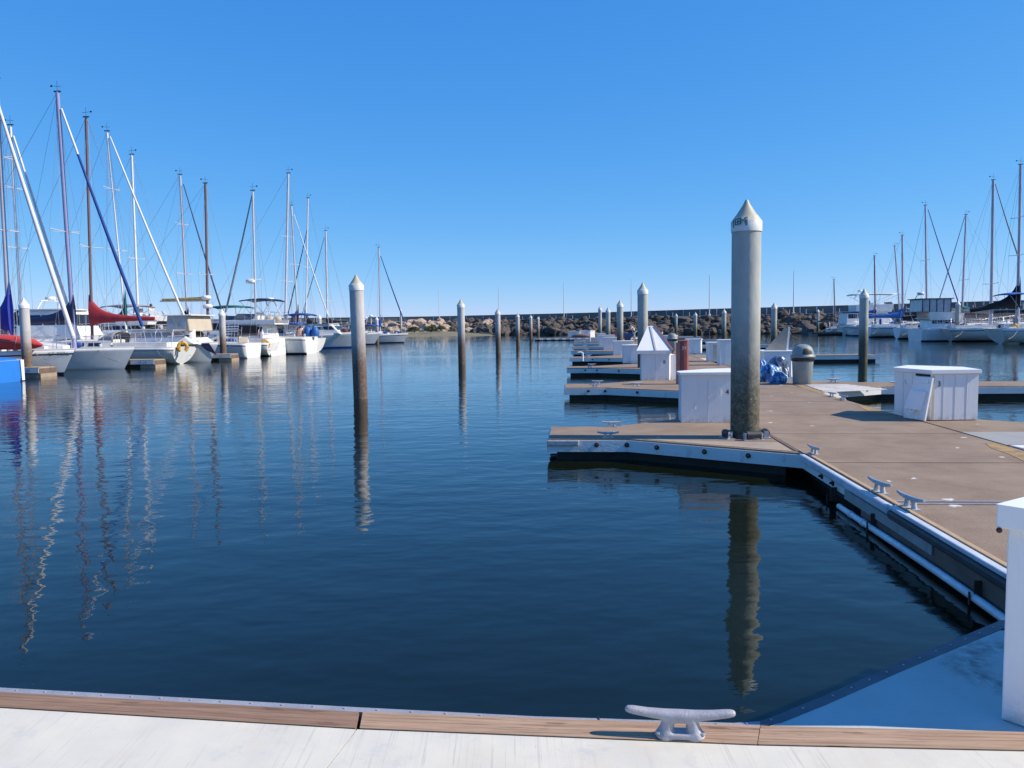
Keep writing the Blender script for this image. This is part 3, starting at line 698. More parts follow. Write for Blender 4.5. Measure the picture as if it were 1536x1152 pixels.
for (px, py, ty), lb in zip([(541, 598, 412), (693, 545.5, 449), (747.5, 528, 463), (777, 517.5, 469.5), (796.5, 511, 472), (807.5, 507.2, 474.5)], labs):
    b_ = P(px, py, 0); t_ = D(px, ty, b_.y)
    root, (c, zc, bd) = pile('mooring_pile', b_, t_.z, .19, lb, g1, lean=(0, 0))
    root.rotation_euler = (0, -.012 if px < 600 else -.004, 0)
# piles through the left fingers of the pier
g2 = 'piles along the pier'
b0 = P(1117, 656, DZ); t0_ = D(1116.5, 300, b0.y)
big = empty('dock_pile', (b0.x, b0.y, 0), 0, 'biggest near pile standing in the nearest finger dock, green lettering on its white cone cap', 'pile', g2)
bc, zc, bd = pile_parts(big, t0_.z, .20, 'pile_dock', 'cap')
dirv = Vector((-b0.x, -b0.y, 0)).normalized()
# lettering wraps round the band, on the side towards the water
a0 = math.atan2(dirv.y, dirv.x)
for i, ch in enumerate('(EBM]'):
    an = a0 - .95 + i * .24; p = Vector((math.cos(an), math.sin(an), 0)) * .2155
    t = text('lettering', ch, .125, M['green_ink'], (p.x, p.y, .115 + .006 * i), (PI / 2, 0, an + PI / 2), bc, extrude=.003)
# rollers of the pile guide on the deck
for ang, ln in ((-2.85, .13), (-1.45, .20), (-.15, .13)):
    gr = MB(); c = Vector((math.cos(ang), math.sin(ang), 0)) * .285; tdir = Vector((-math.sin(ang), math.cos(ang), 0))
    gp = MB(); 
    a = MB(); a.cyl(c - tdir * ln / 2 + Vector((0, 0, DZ + .075)), c + tdir * ln / 2 + Vector((0, 0, DZ + .075)), .052, n=16)
    ro = a.build('guide_roller', M['blackrub'], big, bevel=.008)
    a = MB()
    for sgn in (-1, 1):
        q = c + tdir * sgn * (ln / 2 + .018); a.box((q.x, q.y, DZ + .055), (.014, .07, .10), rz=ang + PI / 2)
    a.box((c.x + .0, c.y, DZ + .006), (ln + .10, .13, .010), rz=ang + PI / 2)
    a.cyl(c - tdir * (ln / 2 + .045) + Vector((0, 0, DZ + .075)), c + tdir * (ln / 2 + .045) + Vector((0, 0, DZ + .075)), .012, n=8)
    a.build('bracket', M['steel'], big)
for px, py, ty, lb in [(964, 0, 424, 'tall pale pile behind the propped-up lid of white box 8'), (930, 0, 450, 'pile between the white boxes, just left of the tall pale pile'),
                       (912, 0, 461, 'right one of the two slim far piles near the end of the pier'), (900, 0, 459.5, 'left one of the two slim far piles near the end of the pier')]:
    u = {964: 29.8, 930: 48.2, 912: 66.6, 900: 85.0}[px]
    q = D(px, 480, W(2.34, u).y); t_ = D(px, ty, q.y)
    root, _ = pile('dock_pile', (q.x, q.y, 0), t_.z, .19, lb, g2, pm='pile_dock', capm='cap')
for px, ty, u, lb in [(1295.5, 433, 38.75, 'dark green pile at a finger tip, in front of the right-hand boats'), (1161, 454, 57.2, 'pile behind the wedge-shaped open lid, right of the big near pile'),
                  (1086, 463, 75.6, 'slim pile at a far finger tip just left of the big near pile'), (1043, 468, 93.2, 'slim far pile at the right end of the cross dock'),]:
    dep = W(13.4, u).y; q = D(px, 480, dep); t_ = D(px, ty, dep)
    root, _ = pile('dock_pile', (q.x, q.y, 0), t_.z, .20, lb, 'piles at the tips of the right finger docks', pm='pile_dock', capm='cap')
q = P(1014, 505, 0); t_ = D(1014, 470, q.y); pile('dock_pile', q, t_.z, .19, 'farthest slim pile of the right side, in front of the boulders', 'piles at the tips of the right finger docks', pm='pile_dock')
# piles among the moored boats, left and right rows
g3 = 'piles among the moored boats'
for px, py, ty, lb in [(42, 565, 447, 'pale pile at the far left before the sloop with the red deck cover'), (335.5, 539, 463.5, 'pale pile between the motor yacht and the cruiser with the striped cover'),
                   (480.5, 521, 472, 'pale pile behind the white cruiser with blue seat covers'), (566, 516, 475, 'pale pile beside the blue-covered yacht left of the grey sloop'),
                   (602, 503, 463, 'slim pale pile rising behind the bow of the grey sloop'), (342, 531, 472, 'smaller pale pile just right of the pile beside the motor yacht'),
                   (285, 525, 467, 'far pale pile above the beige enclosure of the motor yacht'), (242, 529, 471, 'far pale pile behind the black sail cover'),
                   (1226.5, 500.5, 464, 'thin pale pile left of the right-hand boats'), (1311, 503, 459, 'thin dark pile just right of the dark green finger-tip pile'), (1435.5, 512, 451, 'pale green pile in front of the cabin cruiser with the clear enclosure'), (543, 514, 478, 'x')]:
    if lb == 'x': continue
    b_ = P(px, py, 0); t_ = D(px, ty, b_.y)
    pile('mooring_pile', b_, t_.z, .20 if px < 400 else .19, lb, g3, pm='pile_water' if px < 700 else 'pile_dock', capm='cap_clean')

# ================================================================== DOCK BOXES
def planked(mb, p0, p1, z0, z1, nrm, n, m):             # thin dark grooves on a wall
    for i in range(1, n):
        q = lerp(Vector(p0), Vector(p1), i / n); mb.box((q.x + nrm.x * .001, q.y + nrm.y * .001, (z0 + z1) / 2), (.006, .006, z1 - z0), m)
def dock_box(base, poly, h, label, group='white dock boxes', lid=True, slope=0.0, number=None, numpos=None, rz=RZ, over_=.035, lidt=.05, grooves=3, lid_fn=None, numsize=.085):
    root = empty('dock_box', base, rz, label, 'dock box', group)
    top = (lambda x, y: h + slope * x)
    a = MB(); a.prism(poly, 0.0, h, top=top)
    body = a.build('body', M['white'], root, bevel=.008)
    gv = MB(); n = len(poly)
    ar = sum(poly[i][0] * poly[(i + 1) % n][1] - poly[(i + 1) % n][0] * poly[i][1] for i in range(n))
    pp = poly if ar > 0 else list(reversed(poly))
    for i in range(n):
        p0, p1 = Vector((*pp[i], 0)), Vector((*pp[(i + 1) % n], 0)); e = p1 - p0
        if e.length < .3: continue
        nr = Vector((e.y, -e.x, 0)).normalized()
        k = max(2, int(e.length / .32)); planked(gv, p0, p1, .01, h - .03, nr, k, 0)
    gv.build('board_joints', M['grooveL'], body)
    if lid:
        a = MB(); ip = inset(poly, -over_); vs = ip
        a.prism(vs, h + .003, h + lidt, top=lambda x, y: h + lidt + slope * x)
        a.build('lid', M['whitelid'], root, bevel=.008)
    if number:
        text('number', number, numsize, M['black'], (numpos[0], numpos[1], numpos[2]), (PI / 2, 0, numpos[3] if len(numpos) > 3 else 0), root)
    return root
M['grooveL'] = mat('board_joint', (.56, .55, .54), rough=.8)

# box at the right edge of the picture, on the corner plate
C = P(1501, 1079, DZ)
fr = P(1536, 1089.5, DZ) - C; fr.normalize(); bkd = gd
yb_ = P(1490, 1100, DZ).y - C.y
poly = [(0, 0), (.085, yb_), (1.1, yb_ - .03), (1.5, 1.0), tuple((bkd * 1.55)[:2])]
nb = dock_box((C.x, C.y, DZ), poly, .80, 'large white corner dock box cut off by the right edge, nearest the camera', rz=0, lidt=.10, over_=.03, grooves=1)
a = MB(); a.sphere((-.035, -.005, .795), .012, 8); a.build('bolt', M['rust'], nb)

# box 4
q = P(1022, 634, DZ); lt = q.dot(V); uu = q.dot(U)
b4 = dock_box((q.x, q.y, DZ), [(0, 0), (.86, 0), (.95, .55), (.95, 1.1), (.55, .95), (0, .38)], .78, 'white dock box marked 4 beside the big near pile', number='4', numpos=(.74, -.012, .50), slope=.0, numsize=.12)
a = MB(); a.box((.90, .30, .45), (.02, .34, .62), ry=.10); a.build('hatch', M['whitelid'], b4)
for (x, z, hh) in ((.33, .60 - .1, .09), (.22, .28, .11)):
    a = MB(); a.box((x + .3 * (z > .45), -.008, z), (.010, .012, hh), ry=.1); a.build('latch', M['whitelid'], b4)

# box 8 with the propped lid
q = P(962, 570.5, DZ)
b8 = dock_box((q.x, q.y, DZ), [(0, 0), (.80, 0), (.92, .5), (.92, 1.2), (.5, 1.2), (0, .45)], .76, 'white dock box marked 8 with its big white lid propped open like a tent', lid=False, number='8', numpos=(.655, -.012, .52), numsize=.14)
# open lid: a broad panel leaning back, seen as a trapezoid with a timber edge
zb = .76
a = MB(); lidp = [(-.10, -.05, zb), (.90, -.05, zb), (.62, .62, zb + .72), (.50, .68, zb + .74), (.36, .68, zb + .74)]
F_ = [(-.14, -.06, zb), (-.14, -.06, zb + .10), (.24, .66, zb + .80), (.42, .66, zb + .80), (.86, -.06, zb + .10), (.86, -.06, zb)]
a.add(F_ + [(x, y + .06, z - .05 * (z > zb + .05)) for x, y, z in F_], [(0, 5, 4, 1), (1, 4, 3, 2), (7, 10, 11, 6), (8, 9, 10, 7), (0, 1, 7, 6), (1, 2, 8, 7), (2, 3, 9, 8), (3, 4, 10, 9), (4, 5, 11, 10), (5, 0, 6, 11)])
a.add([(.86, .0, zb), (.86, .0, zb + .08), (.42, .70, zb + .76), (.80, .95, zb)], [(0, 1, 2, 3), (3, 2, 1, 0)])
a.add([(-.14, .0, zb), (-.14, .0, zb + .08), (.24, .70, zb + .76), (-.05, .95, zb)], [(0, 1, 2, 3), (3, 2, 1, 0)])
lidm = a.build('open_lid', M['whitelid'], b8)
a = MB(); a.slab([(.42, .62, zb + .81), (.86, -.09, zb + .11), (.86, -.09, zb), (.90, -.09, zb), (.91, -.09, zb + .12), (.47, .62, zb + .83)], (0, .09, 0)); a.build('lid_edge', M['red_faded'], b8)
a = MB(); a.slab([(.30, .62, zb + .80), (.335, .62, zb + .80), (.43, -.085, zb + .11), (.385, -.085, zb + .11)], (0, .02, .01)); a.build('batten', M['cream'], b8)
a = MB(); a.box((.56, -.008, .42), (.014, .012, .10)); a.build('latch', M['whitelid'], b8)
a = MB(); a.slab([(.88, .25, 0), (1.22, .25, 0), (.98, .25, .72), (.84, .25, .72)], (0, .5, 0)); a.build('open_door', M['whitelid'], b8)

# the boxes behind it, on the left side of the pier
for (x0, x1, yt, yb, lb) in [(933.5, 957, 517.5, 545, 'white dock box with mossy foot, directly behind box 8 on the left of the pier'), (919, 949, 511.5, 533, 'white dock box with a smaller lid-shelf, second behind box 8'),
                             (904.5, 926, 506, 525, 'white dock box in front of the pile between the boxes'), (898, 921, 502.8, 519.5, 'white dock box left of the pile between the boxes'),
                             (894.5, 910, 500, 514, 'farthest of the white dock boxes on the left side of the pier')]:
    q = P(x0 + 1, yb, DZ); t_ = D(x0, yt, q.y); w_ = (x1 - x0) * q.y / F
    h_ = t_.z - DZ - .05
    w_ = min(w_, 1.15)
    dock_box((q.x, q.y, DZ), [(0, 0), (w_, 0), (w_, .9), (w_ * .6, .9), (0, .4)], h_, lb)
# white block boxes at the pier's far end
q = P(852, 506.5, DZ); q = Vector((q.x, 95.8, DZ)); q.x = D(852, 480, 95.8).x
fb = dock_box(q, [(0, 0), (.45, -.35), (1.35, -.35), (1.35, .5), (0, .5)], .72, 'left one of the two long white boxes on the cross dock at the far end')
q2 = Vector((D(869, 480, 96.0).x, 95.9, DZ)); dock_box(q2, [(0, -.25), (1.3, -.25), (1.85, .2), (1.85, .5), (0, .5)], .80, 'right one of the two long white boxes on the cross dock at the far end')
a = MB(); sk = empty('covered_dinghy', Vector((D(871, 480, 94.6).x, 95.1, DZ)), RZ, 'low dark covered dinghy lying on the cross dock before the white boxes', 'dinghy')
a.tube([(-1.1, 0, .10), (-.8, 0, .16), (0, 0, .20), (.8, 0, .17), (1.1, 0, .12)], [.05, .20, .26, .22, .08], 10); a.build('cover', M['ply'], sk)
a = MB(); a.box((0, 0, .03), (1.9, .4, .06)); a.build('hull', M['grey_plank'], sk, bevel=.02)

# box 3 with the leaning hatch
q = P(1396, 631.5, DZ)
L3 = P(1341, 622.5, DZ) - q; R3 = P(1466, 630.5, DZ) - q
b3 = empty('dock_box', (q.x, q.y, DZ), 0, 'white dock box marked 3 with a loose hatch leaning on its front', 'dock box', 'white dock boxes')
poly = [(0, 0), (R3.x, R3.y), (R3.x + .14, R3.y + .75), (.35, 1.45), (L3.x, L3.y)]
a = MB(); a.prism(poly, .012, .76); body = a.build('body', M['white'], b3, bevel=.004)
a = MB(); a.prism(inset(poly, -.035), .765, .83); a.build('lid', M['whitelid'], b3, bevel=.006)
fn = Vector((R3.y, -R3.x, 0)).normalized(); ln = Vector((-L3.y, L3.x, 0)).normalized()
if ln.y > 0 and ln.x > 0: ln = -ln
gv = MB(); planked(gv, (0, 0, 0), R3, .02, .74, fn, 4, 0); planked(gv, (0, 0, 0), L3, .02, .74, ln, 4, 0); gv.build('board_joints', M['grooveL'], body)
ra = math.atan2(R3.y, R3.x); la = math.atan2(-L3.y, -L3.x)
pos = R3.normalized() * .12 + fn * .006; text('number', '3', .12, M['black'], (pos.x, pos.y, .60), (PI / 2, 0, ra), b3)
ld = L3.normalized()
pos = ld * .62 + ln * .006; text('number', '5', .10, M['grooveL'], (pos.x, pos.y, .59), (PI / 2, 0, la), b3)
pos = ld * .20 + ln * .004; a = MB(); a.box((pos.x, pos.y, .735), (.012, .34, .035), rz=la + PI / 2); a.build('hatch_opening', M['dark'], b3)
# dark gap behind the hatch and the pale corner post
pos = fn * .004 + R3.normalized() * .03; a = MB(); a.box((pos.x, pos.y, .38), (.028, .012, .72), rz=ra); a.build('corner_post', M['cream'], b3)
# leaning board (hatch): foot out on the deck, head against the box
fo = P(1357, 627.5, DZ) - q; f1 = P(1389, 632.5, DZ) - q
hd = ld * .34 + ln * .02 + Vector((0, 0, .70)); h1 = R3.normalized() * .02 + fn * .03 + Vector((0, 0, .70))
fo.z = .012; f1.z = .012
a = MB(); tn = (f1 - fo).cross(hd - fo).normalized() * .03
if tn.y > 0: tn = -tn
a.slab([fo, f1, h1, hd], tn); ha = a.build('leaning_hatch', M['white'], b3)
def onb(s, t, k=0): return lerp(lerp(fo, f1, s), lerp(hd, h1, s), t) + tn * (1 + k)
a = MB(); a.slab([onb(.08, .22, .05), onb(.80, .22, .05), onb(.86, .66, .05), onb(.14, .66, .05)], tn * 2.2); a.build('small_panel', M['whitelid'], ha)
a = MB(); a.slab([onb(.05, .86, .05), onb(.85, .86, .05), onb(.85, .93, .05), onb(.05, .93, .05)], tn * .5); a.build('batten', M['whitelid'], ha)
a = MB(); a.slab([onb(.30, .15, .0), onb(.52, .15, .0), onb(.52, .30, .0), onb(.30, .30, .0)], tn * 1.6); a.build('tag_plate', M['whitelid'], ha)
pos = onb(.43, .225, 1.8); text('number', '1', .075, M['groove'], pos, (PI / 2 - .1, 0, math.atan2((f1 - fo).y, (f1 - fo).x)), ha)

# right side boxes further along the pier
def px_box(x0, x1, yt, yb, lb, depth=.8, **k):
    q = P(x0, yb, DZ); t_ = D(x0, yt, q.y); w_ = (x1 - x0) * q.y / F
    return dock_box((q.x, q.y, DZ), [(0, 0), (w_ - .08, 0), (w_, .10), (w_, depth), (0, depth)], t_.z - DZ - .05, lb, **k), q, w_, t_.z - DZ - .05
px_box(1079.5, 1099, 509.5, 548, 'tall narrow white dock box directly left of the big near pile', depth=.6)
bxo, q, w_, h_ = px_box(1063.5, 1080, 513.5, 542.5, 'white cabinet box with an open tan front, left of the tall narrow box', depth=.8)
a = MB(); a.box((w_ * .62, -.01, h_ * .52), (w_ * .52, .02, h_ * .8)); a.build('open_front', M['cream'], bxo)
px_box(1031, 1053, 508.5, 530, 'white dock box just right of the red post 39, its right end sunlit', number=None)
px_box(995, 1016, 503, 521, 'low white dock box behind the green-domed trash can')
px_box(984, 994, 498, 513, 'small upright white box to the right of the tall pale pile')
bxw, q, w_, h_ = px_box(1146, 1190, 526.5, 566, 'white dock box behind the blue bags, its wedge-shaped plywood lid standing open', depth=1.1)
# wedge: open triangular lid standing on edge
M['plywood'] = mat('weathered_plywood', (.30, .27, .225), (.38, .345, .29), scale=3, rough=.85, stretch=(1, 1, 5), bump=.003)
a = MB(); a.slab([(.06, .35, h_ + .03), (.72, .35, h_ + .03), (.77, .35, h_ + .72), (.66, .35, h_ + .70)], (0, .04, 0)); a.build('open_lid', M['plywood'], bxw)
a = MB(); a.slab([(.72, .34, h_ + .03), (.77, .34, h_ + .03), (.825, .34, h_ + .74), (.775, .34, h_ + .74)], (0, .06, 0)); a.build('lid_edge', M['whitelid'], bxw)
a = MB(); a.box((.42, -.012, h_ * .68), (.34, .015, .34)); a.build('hatch', M['whitelid'], bxw)

# ================================================================== POSTS, BINS, BAGS
def red_post(px, yb, yt, wpx, label, num=None):
    q = P(px, yb, DZ); t_ = D(px, yt, q.y); h_ = t_.z - DZ; w_ = wpx * q.y / F
    r = empty('utility_post', (q.x, q.y, DZ), -.2, label, 'post', 'red utility posts')
    a = MB(); hx = w_ * .36
    a.prism([(-w_ * .5 + .09, -.10), (-w_ * .02 + .09, -.155), (w_ * .30 + .07, -.135), (w_ * .40 + .07, -.02), (w_ * .30 + .05, .12), (-w_ * .4 + .06, .12)], 0, h_ - .02)
    a.build('housing', M['red_post'], r, bevel=.02)
    a = MB(); a.slab([(-w_ * .5 + .045, -.112, .0), (-w_ * .22 + .055, -.148, .0), (-w_ * .22 + .055, -.148, h_ - .045), (-w_ * .5 + .045, -.112, h_ - .045)], (.004, .03, 0)); a.build('side_panel', M['red_faded'], r)
    a = MB(); a.prism([(-w_ * .5 + .08, -.11), (-w_ * .02 + .09, -.165), (w_ * .32 + .07, -.145), (w_ * .42 + .07, -.02), (w_ * .32 + .05, .13), (-w_ * .42 + .06, .13)], h_ - .018, h_ + .012); a.build('top_cap', M['red_faded'], r, bevel=.01)
    if num: text('number', num, .125, M['whitelid'], (.085, -.166, h_ - .20), (PI / 2, 0, .0), r)
    return r
red_post(1021, 576, 511, 19, 'faded red utility post marked 39, standing on the second finger dock', '39')
red_post(922.5, 513, 496.5, 7, 'far small red utility post behind the white boxes, left of the pile')
def bin_(px, yb, label, open_dir, s=1.0, deck=DZ):
    q = P(px, yb, deck); r = empty('trash_can', (q.x, q.y, deck), open_dir, label, 'trash can', 'trash cans with domed lids')
    r.scale = (s, s, s)
    a = MB(); a.lathe([(.225, 0), (.24, .02), (.262, .60), (.27, .66)], n=96, rib=lambda i, z: 1 + (.018 if (i // 2) % 2 else 0) * (1 if .02 < z < .63 else 0)); a.build('barrel', M['bin'], r)
    a = MB(); a.lathe([(.27, .60), (.285, .61), (.30, .66), (.292, .70), (.28, .72)], n=40, rib=lambda i, z: 1 + .02 * math.sin(i * 2.3) + .015 * math.sin(i * 5.1)); a.build('bin_bag', M['bag_black'], r)
    a = MB(); a.lathe([(.30, .70), (.312, .715), (.31, .745), (.285, .76), (.275, .80), (.25, .90), (.205, .975), (.14, 1.02), (.06, 1.04), (.001, 1.043)], n=48); d = a.build('dome_lid', M['bin'], r)
    a = MB(); a.lathe([(.300, .698), (.316, .712), (.316, .735), (.300, .748)], n=48); a.build('rim', M['bin'], d)
    # flap opening: dark curved panel following the dome, facing local -Y
    g_ = MB(); vs = []; nx, nz = 8, 6
    for j in range(nz + 1):
        z = .795 + .165 * j / nz; rr0 = .277 - (z - .80) * .28 - max(0, z - .9) * .55
        for i in range(nx + 1):
            th = -PI / 2 + (i / nx - .5) * (1.0 - .25 * j / nz); vs.append(((rr0 + .010) * math.cos(th), (rr0 + .010) * math.sin(th), z))
    g_.add(vs, [(j * (nx + 1) + i, j * (nx + 1) + i + 1, (j + 1) * (nx + 1) + i + 1, (j + 1) * (nx + 1) + i) for j in range(nz) for i in range(nx)], 0, True)
    g_.build('flap_opening', M['black'], d)
    return r
bin_(1203.5, 576, 'ribbed grey-green trash can with domed lid and open flap, beside the blue bags', .12)
bin_(1008.5, 527, 'far trash can with a green domed lid, behind the red post 39', 2.4)

def bag_mat(name, cols):
    m = bpy.data.materials.new(name); m.use_nodes = True; N = m.node_tree.nodes; L = m.node_tree.links; b = N['Principled BSDF']; b.inputs['Roughness'].default_value = .32
    tc = N.new('ShaderNodeTexCoord'); n = N.new('ShaderNodeTexNoise'); n.inputs['Scale'].default_value = 4.5; n.inputs['Detail'].default_value = 3; n.inputs['Distortion'].default_value = 1.2
    mp = N.new('ShaderNodeMapping'); mp.inputs['Scale'].default_value = (1.6, 1, .7); L.new(tc.outputs['Object'], mp.inputs[0]); L.new(mp.outputs[0], n.inputs['Vector'])
    cr = N.new('ShaderNodeValToRGB'); e = cr.color_ramp.elements
    while len(e) < len(cols): e.new(.5)
    for k, (p, c) in enumerate(cols): e[k].position = p; e[k].color = (*c, 1)
    L.new(n.outputs['Fac'], cr.inputs[0]); L.new(cr.outputs[0], b.inputs['Base Color']); return m
M['bag_blue'] = bag_mat('blue_and_white_bag', [(.36, (.02, .05, .13)), (.46, (.05, .20, .48)), (.56, (.10, .32, .60)), (.60, (.50, .62, .70)), (.70, (.62, .68, .72))])
M['bag_grey'] = bag_mat('grey_blue_bag', [(.38, (.04, .05, .08)), (.5, (.10, .14, .22)), (.62, (.16, .20, .28)), (.66, (.55, .58, .62))])
def bag(px, yb, rx, ry, rz_, m, label, seed):
    q = P(px, yb, DZ); bm = bmesh.new(); bmesh.ops.create_icosphere(bm, subdivisions=5, radius=1)
    for v in bm.verts:
        c = v.co.normalized(); o_ = Vector((seed * 5.1, seed * 2.3, 0))
        w1 = 1 - abs(noise.noise(c * 2.2 + o_)) * 1.0; w2 = 1 - abs(noise.noise(c * 5.5 + o_)) * .9
        d = .72 + .24 * w1 + .10 * w2 + .25 * noise.noise(c * 1.2 + o_)
        p = c * d; z = p.z
        if z < -.42: z = -.42 + (z + .42) * .08; p.x *= 1.10; p.y *= 1.10
        v.co = (p.x * rx, p.y * ry, (z + .45) * rz_)
    for f in bm.faces: f.smooth = True
    me = bpy.data.meshes.new('plastic_bag'); bm.to_mesh(me); bm.free(); me.materials.append(M[m])
    o = bpy.data.objects.new('plastic_bag', me); COL.objects.link(o); o.location = (q.x, q.y, DZ + .002)
    tag(o, label, 'bag', 'bags heaped beside the trash can'); return o
bag(1154, 572.5, .30, .26, .36, 'bag_blue', 'crumpled blue and white plastic bag on the deck just right of the big near pile', 1)
bag(1166, 567.5, .36, .26, .42, 'bag_grey', 'slack grey-blue bag leaning against the trash can', 2)
bag(1142, 568.5, .22, .22, .38, 'bag_blue', 'blue bag half hidden behind the big near pile', 4)
bag(1168, 575.0, .24, .12, .20, 'bag_blue', 'small bag with white streaks lying in front of the grey-blue bag', 3)

# white posts on fingers
for px, yb, yt, lb in [(874, 541.5, 529, 'short white hooked standpipe on the fourth finger dock'), (885.3, 512, 500, 'short white standpipe on a far finger dock left of the white boxes')]:
    q = P(px, yb, DZ); t_ = D(px, yt, q.y); h_ = t_.z - DZ
    r = empty('standpipe', (q.x, q.y, DZ), RZ, lb, 'pipe', 'white standpipes'); a = MB(); a.cyl((0, 0, 0), (0, 0, h_), .045, n=10); a.build('post', M['whitelid'], r)
    a = MB(); a.tube([(.0, 0, h_ - .02), (-.08, 0, h_ + .02), (-.22, 0, h_)], .035, 8); a.build('spout', M['whitelid'], r)

# blue cart by the person
q = P(940.5, 513, DZ)
ct = empty('dock_cart', (q.x, q.y, DZ), RZ, 'bright blue dock cart standing beside the person on the pier', 'cart')
M['blue_plastic'] = mat('blue_plastic', (.012, .07, .25), (.02, .10, .33), scale=5, rough=.4)
a = MB(); a.add([(-.38, -.3, .30), (.38, -.3, .30), (.38, .3, .30), (-.38, .3, .30), (-.46, -.36, .75), (.46, -.36, .75), (.46, .36, .75), (-.46, .36, .75)], [(3, 2, 1, 0), (0, 1, 5, 4), (1, 2, 6, 5), (2, 3, 7, 6), (3, 0, 4, 7)]); a.build('tub', M['blue_plastic'], ct)
for sy in (-1, 1):
    a = MB(); a.cyl((.05, sy * .36, .25), (.05, sy * .41, .25), .25, n=20); a.build('wheel', M['blackrub'], ct)
a = MB(); a.tube([(.44, -.3, .7), (.85, -.3, .95), (.85, .3, .95), (.44, .3, .7)], .02, 6); a.build('handle', M['steel'], ct)
# ================================================================== BOATS
def paint(name, c, rough=.35, c2=None): 
    M[name] = mat(name, c, c2 or tuple(x * .86 for x in c), scale=1.3, rough=rough, stretch=(1, 1, 1)); return M[name]
paint('gel_white', (.82, .81, .79)); paint('gel_grey', (.68, .69, .70)); paint('gel_cream', (.66, .62, .52)); paint('gel_pale', (.78, .79, .79))
paint('deck_white', (.72, .70, .66), .6); paint('navy', (.012, .018, .075), .5); paint('blue_cloth', (.010, .055, .26), .8); paint('bright_blue', (.02, .20, .66), .6)
paint('red_cloth', (.40, .030, .038), .8); paint('bright_red', (.62, .055, .05), .7); paint('stack_blue', (.025, .04, .34), .8); paint('maroon', (.15, .035, .045), .5); paint('black_cloth', (.018, .015, .022), .8); paint('green_cloth', (.012, .13, .11), .8)
paint('yellow_cloth', (.50, .33, .10), .7); paint('beige_cloth', (.55, .47, .37), .8); paint('grey_cloth', (.27, .27, .30), .8); paint('white_cloth', (.72, .70, .70), .7)
paint('alu', (.60, .60, .63), .4); paint('alu_blue', (.30, .31, .52), .4); paint('alu_dark', (.17, .10, .10), .5); paint('alu_white', (.78, .78, .78), .4); paint('alu_purple', (.50, .48, .56), .4)
paint('purple_blue', (.07, .06, .28), .6); paint('teal', (.03, .12, .12), .5); paint('orange', (.68, .35, .03), .5); paint('pink', (.60, .33, .26), .7); paint('blue_mid', (.02, .14, .45), .6)
M['glass'] = mat('dark_window_glass', (.02, .022, .028), rough=.08)
M['clearvinyl'] = mat('clear_vinyl', (.46, .50, .54), (.30, .34, .38), scale=3, rough=.15)
M['wire'] = mat('rigging_wire', (.25, .26, .29), rough=.4)
M['rail'] = mat('stainless_rail', (.65, .66, .68), rough=.3, metal=.4)
M['winstripe'] = mat('white_slat', (.7, .7, .7), rough=.6)

class Frame:
    def __init__(s, tx, ty, side, L, bow, jit=0.0):
        """tip pixel on the water; side +1: tip points right (left row), -1: tip points left (right row)"""
        tip = P(tx, ty, 0); d = V * side; d = Matrix.Rotation(jit, 3, 'Z') @ d
        s.C = tip - d * (L / 2); s.X = d if bow else -d; s.L = L; s.rz = math.atan2(s.X.y, s.X.x); s.n = Vector((-s.X.y, s.X.x, 0))
        s.near = -1 if s.n.y > 0 else 1            # local y sign of the side facing the camera
    def loc(s, px, py, off=0.0):
        d = ray(px, py); O = Vector((0, 0, H)); c = s.C + s.n * off
        t = (c - O).dot(s.n) / d.dot(s.n); p = O + d * t
        return ((p - s.C).dot(s.X), p.z)
    def x(s, px): return s.loc(px, 500)[0]
    def z(s, px, py): return s.loc(px, py)[1]
def halfbeam(t, B, tw, tm=.42, pw=2.1):
    return B / 2 * ((1 - ((t - tm) / (1 - tm)) ** pw) if t > tm else (tw + (1 - tw) * (1 - ((tm - t) / tm) ** 2)))
def hull_y(x, z, hp):
    L, B, F_, Fb, Fs, rake, sov, tw = hp
    t = max(0, min(1, (x + L / 2) / L))
    for _ in range(6):
        fr = F_ * (1 - .0) + (Fb - F_) * max(0, t - .4) ** 1.6 * 2.2 + (Fs - F_) * (1 - t) ** 2
        sv = max(-.3, min(1, z / fr)); xx = -L / 2 + L * t + rake * (sv) * t ** 3 * 1 - sov * (1 - sv) * 0
        t = max(0, min(1, t + (x - xx) / L))
    prof = .80 + .20 * max(0, sv) ** .7
    return halfbeam(t, B, tw) * prof
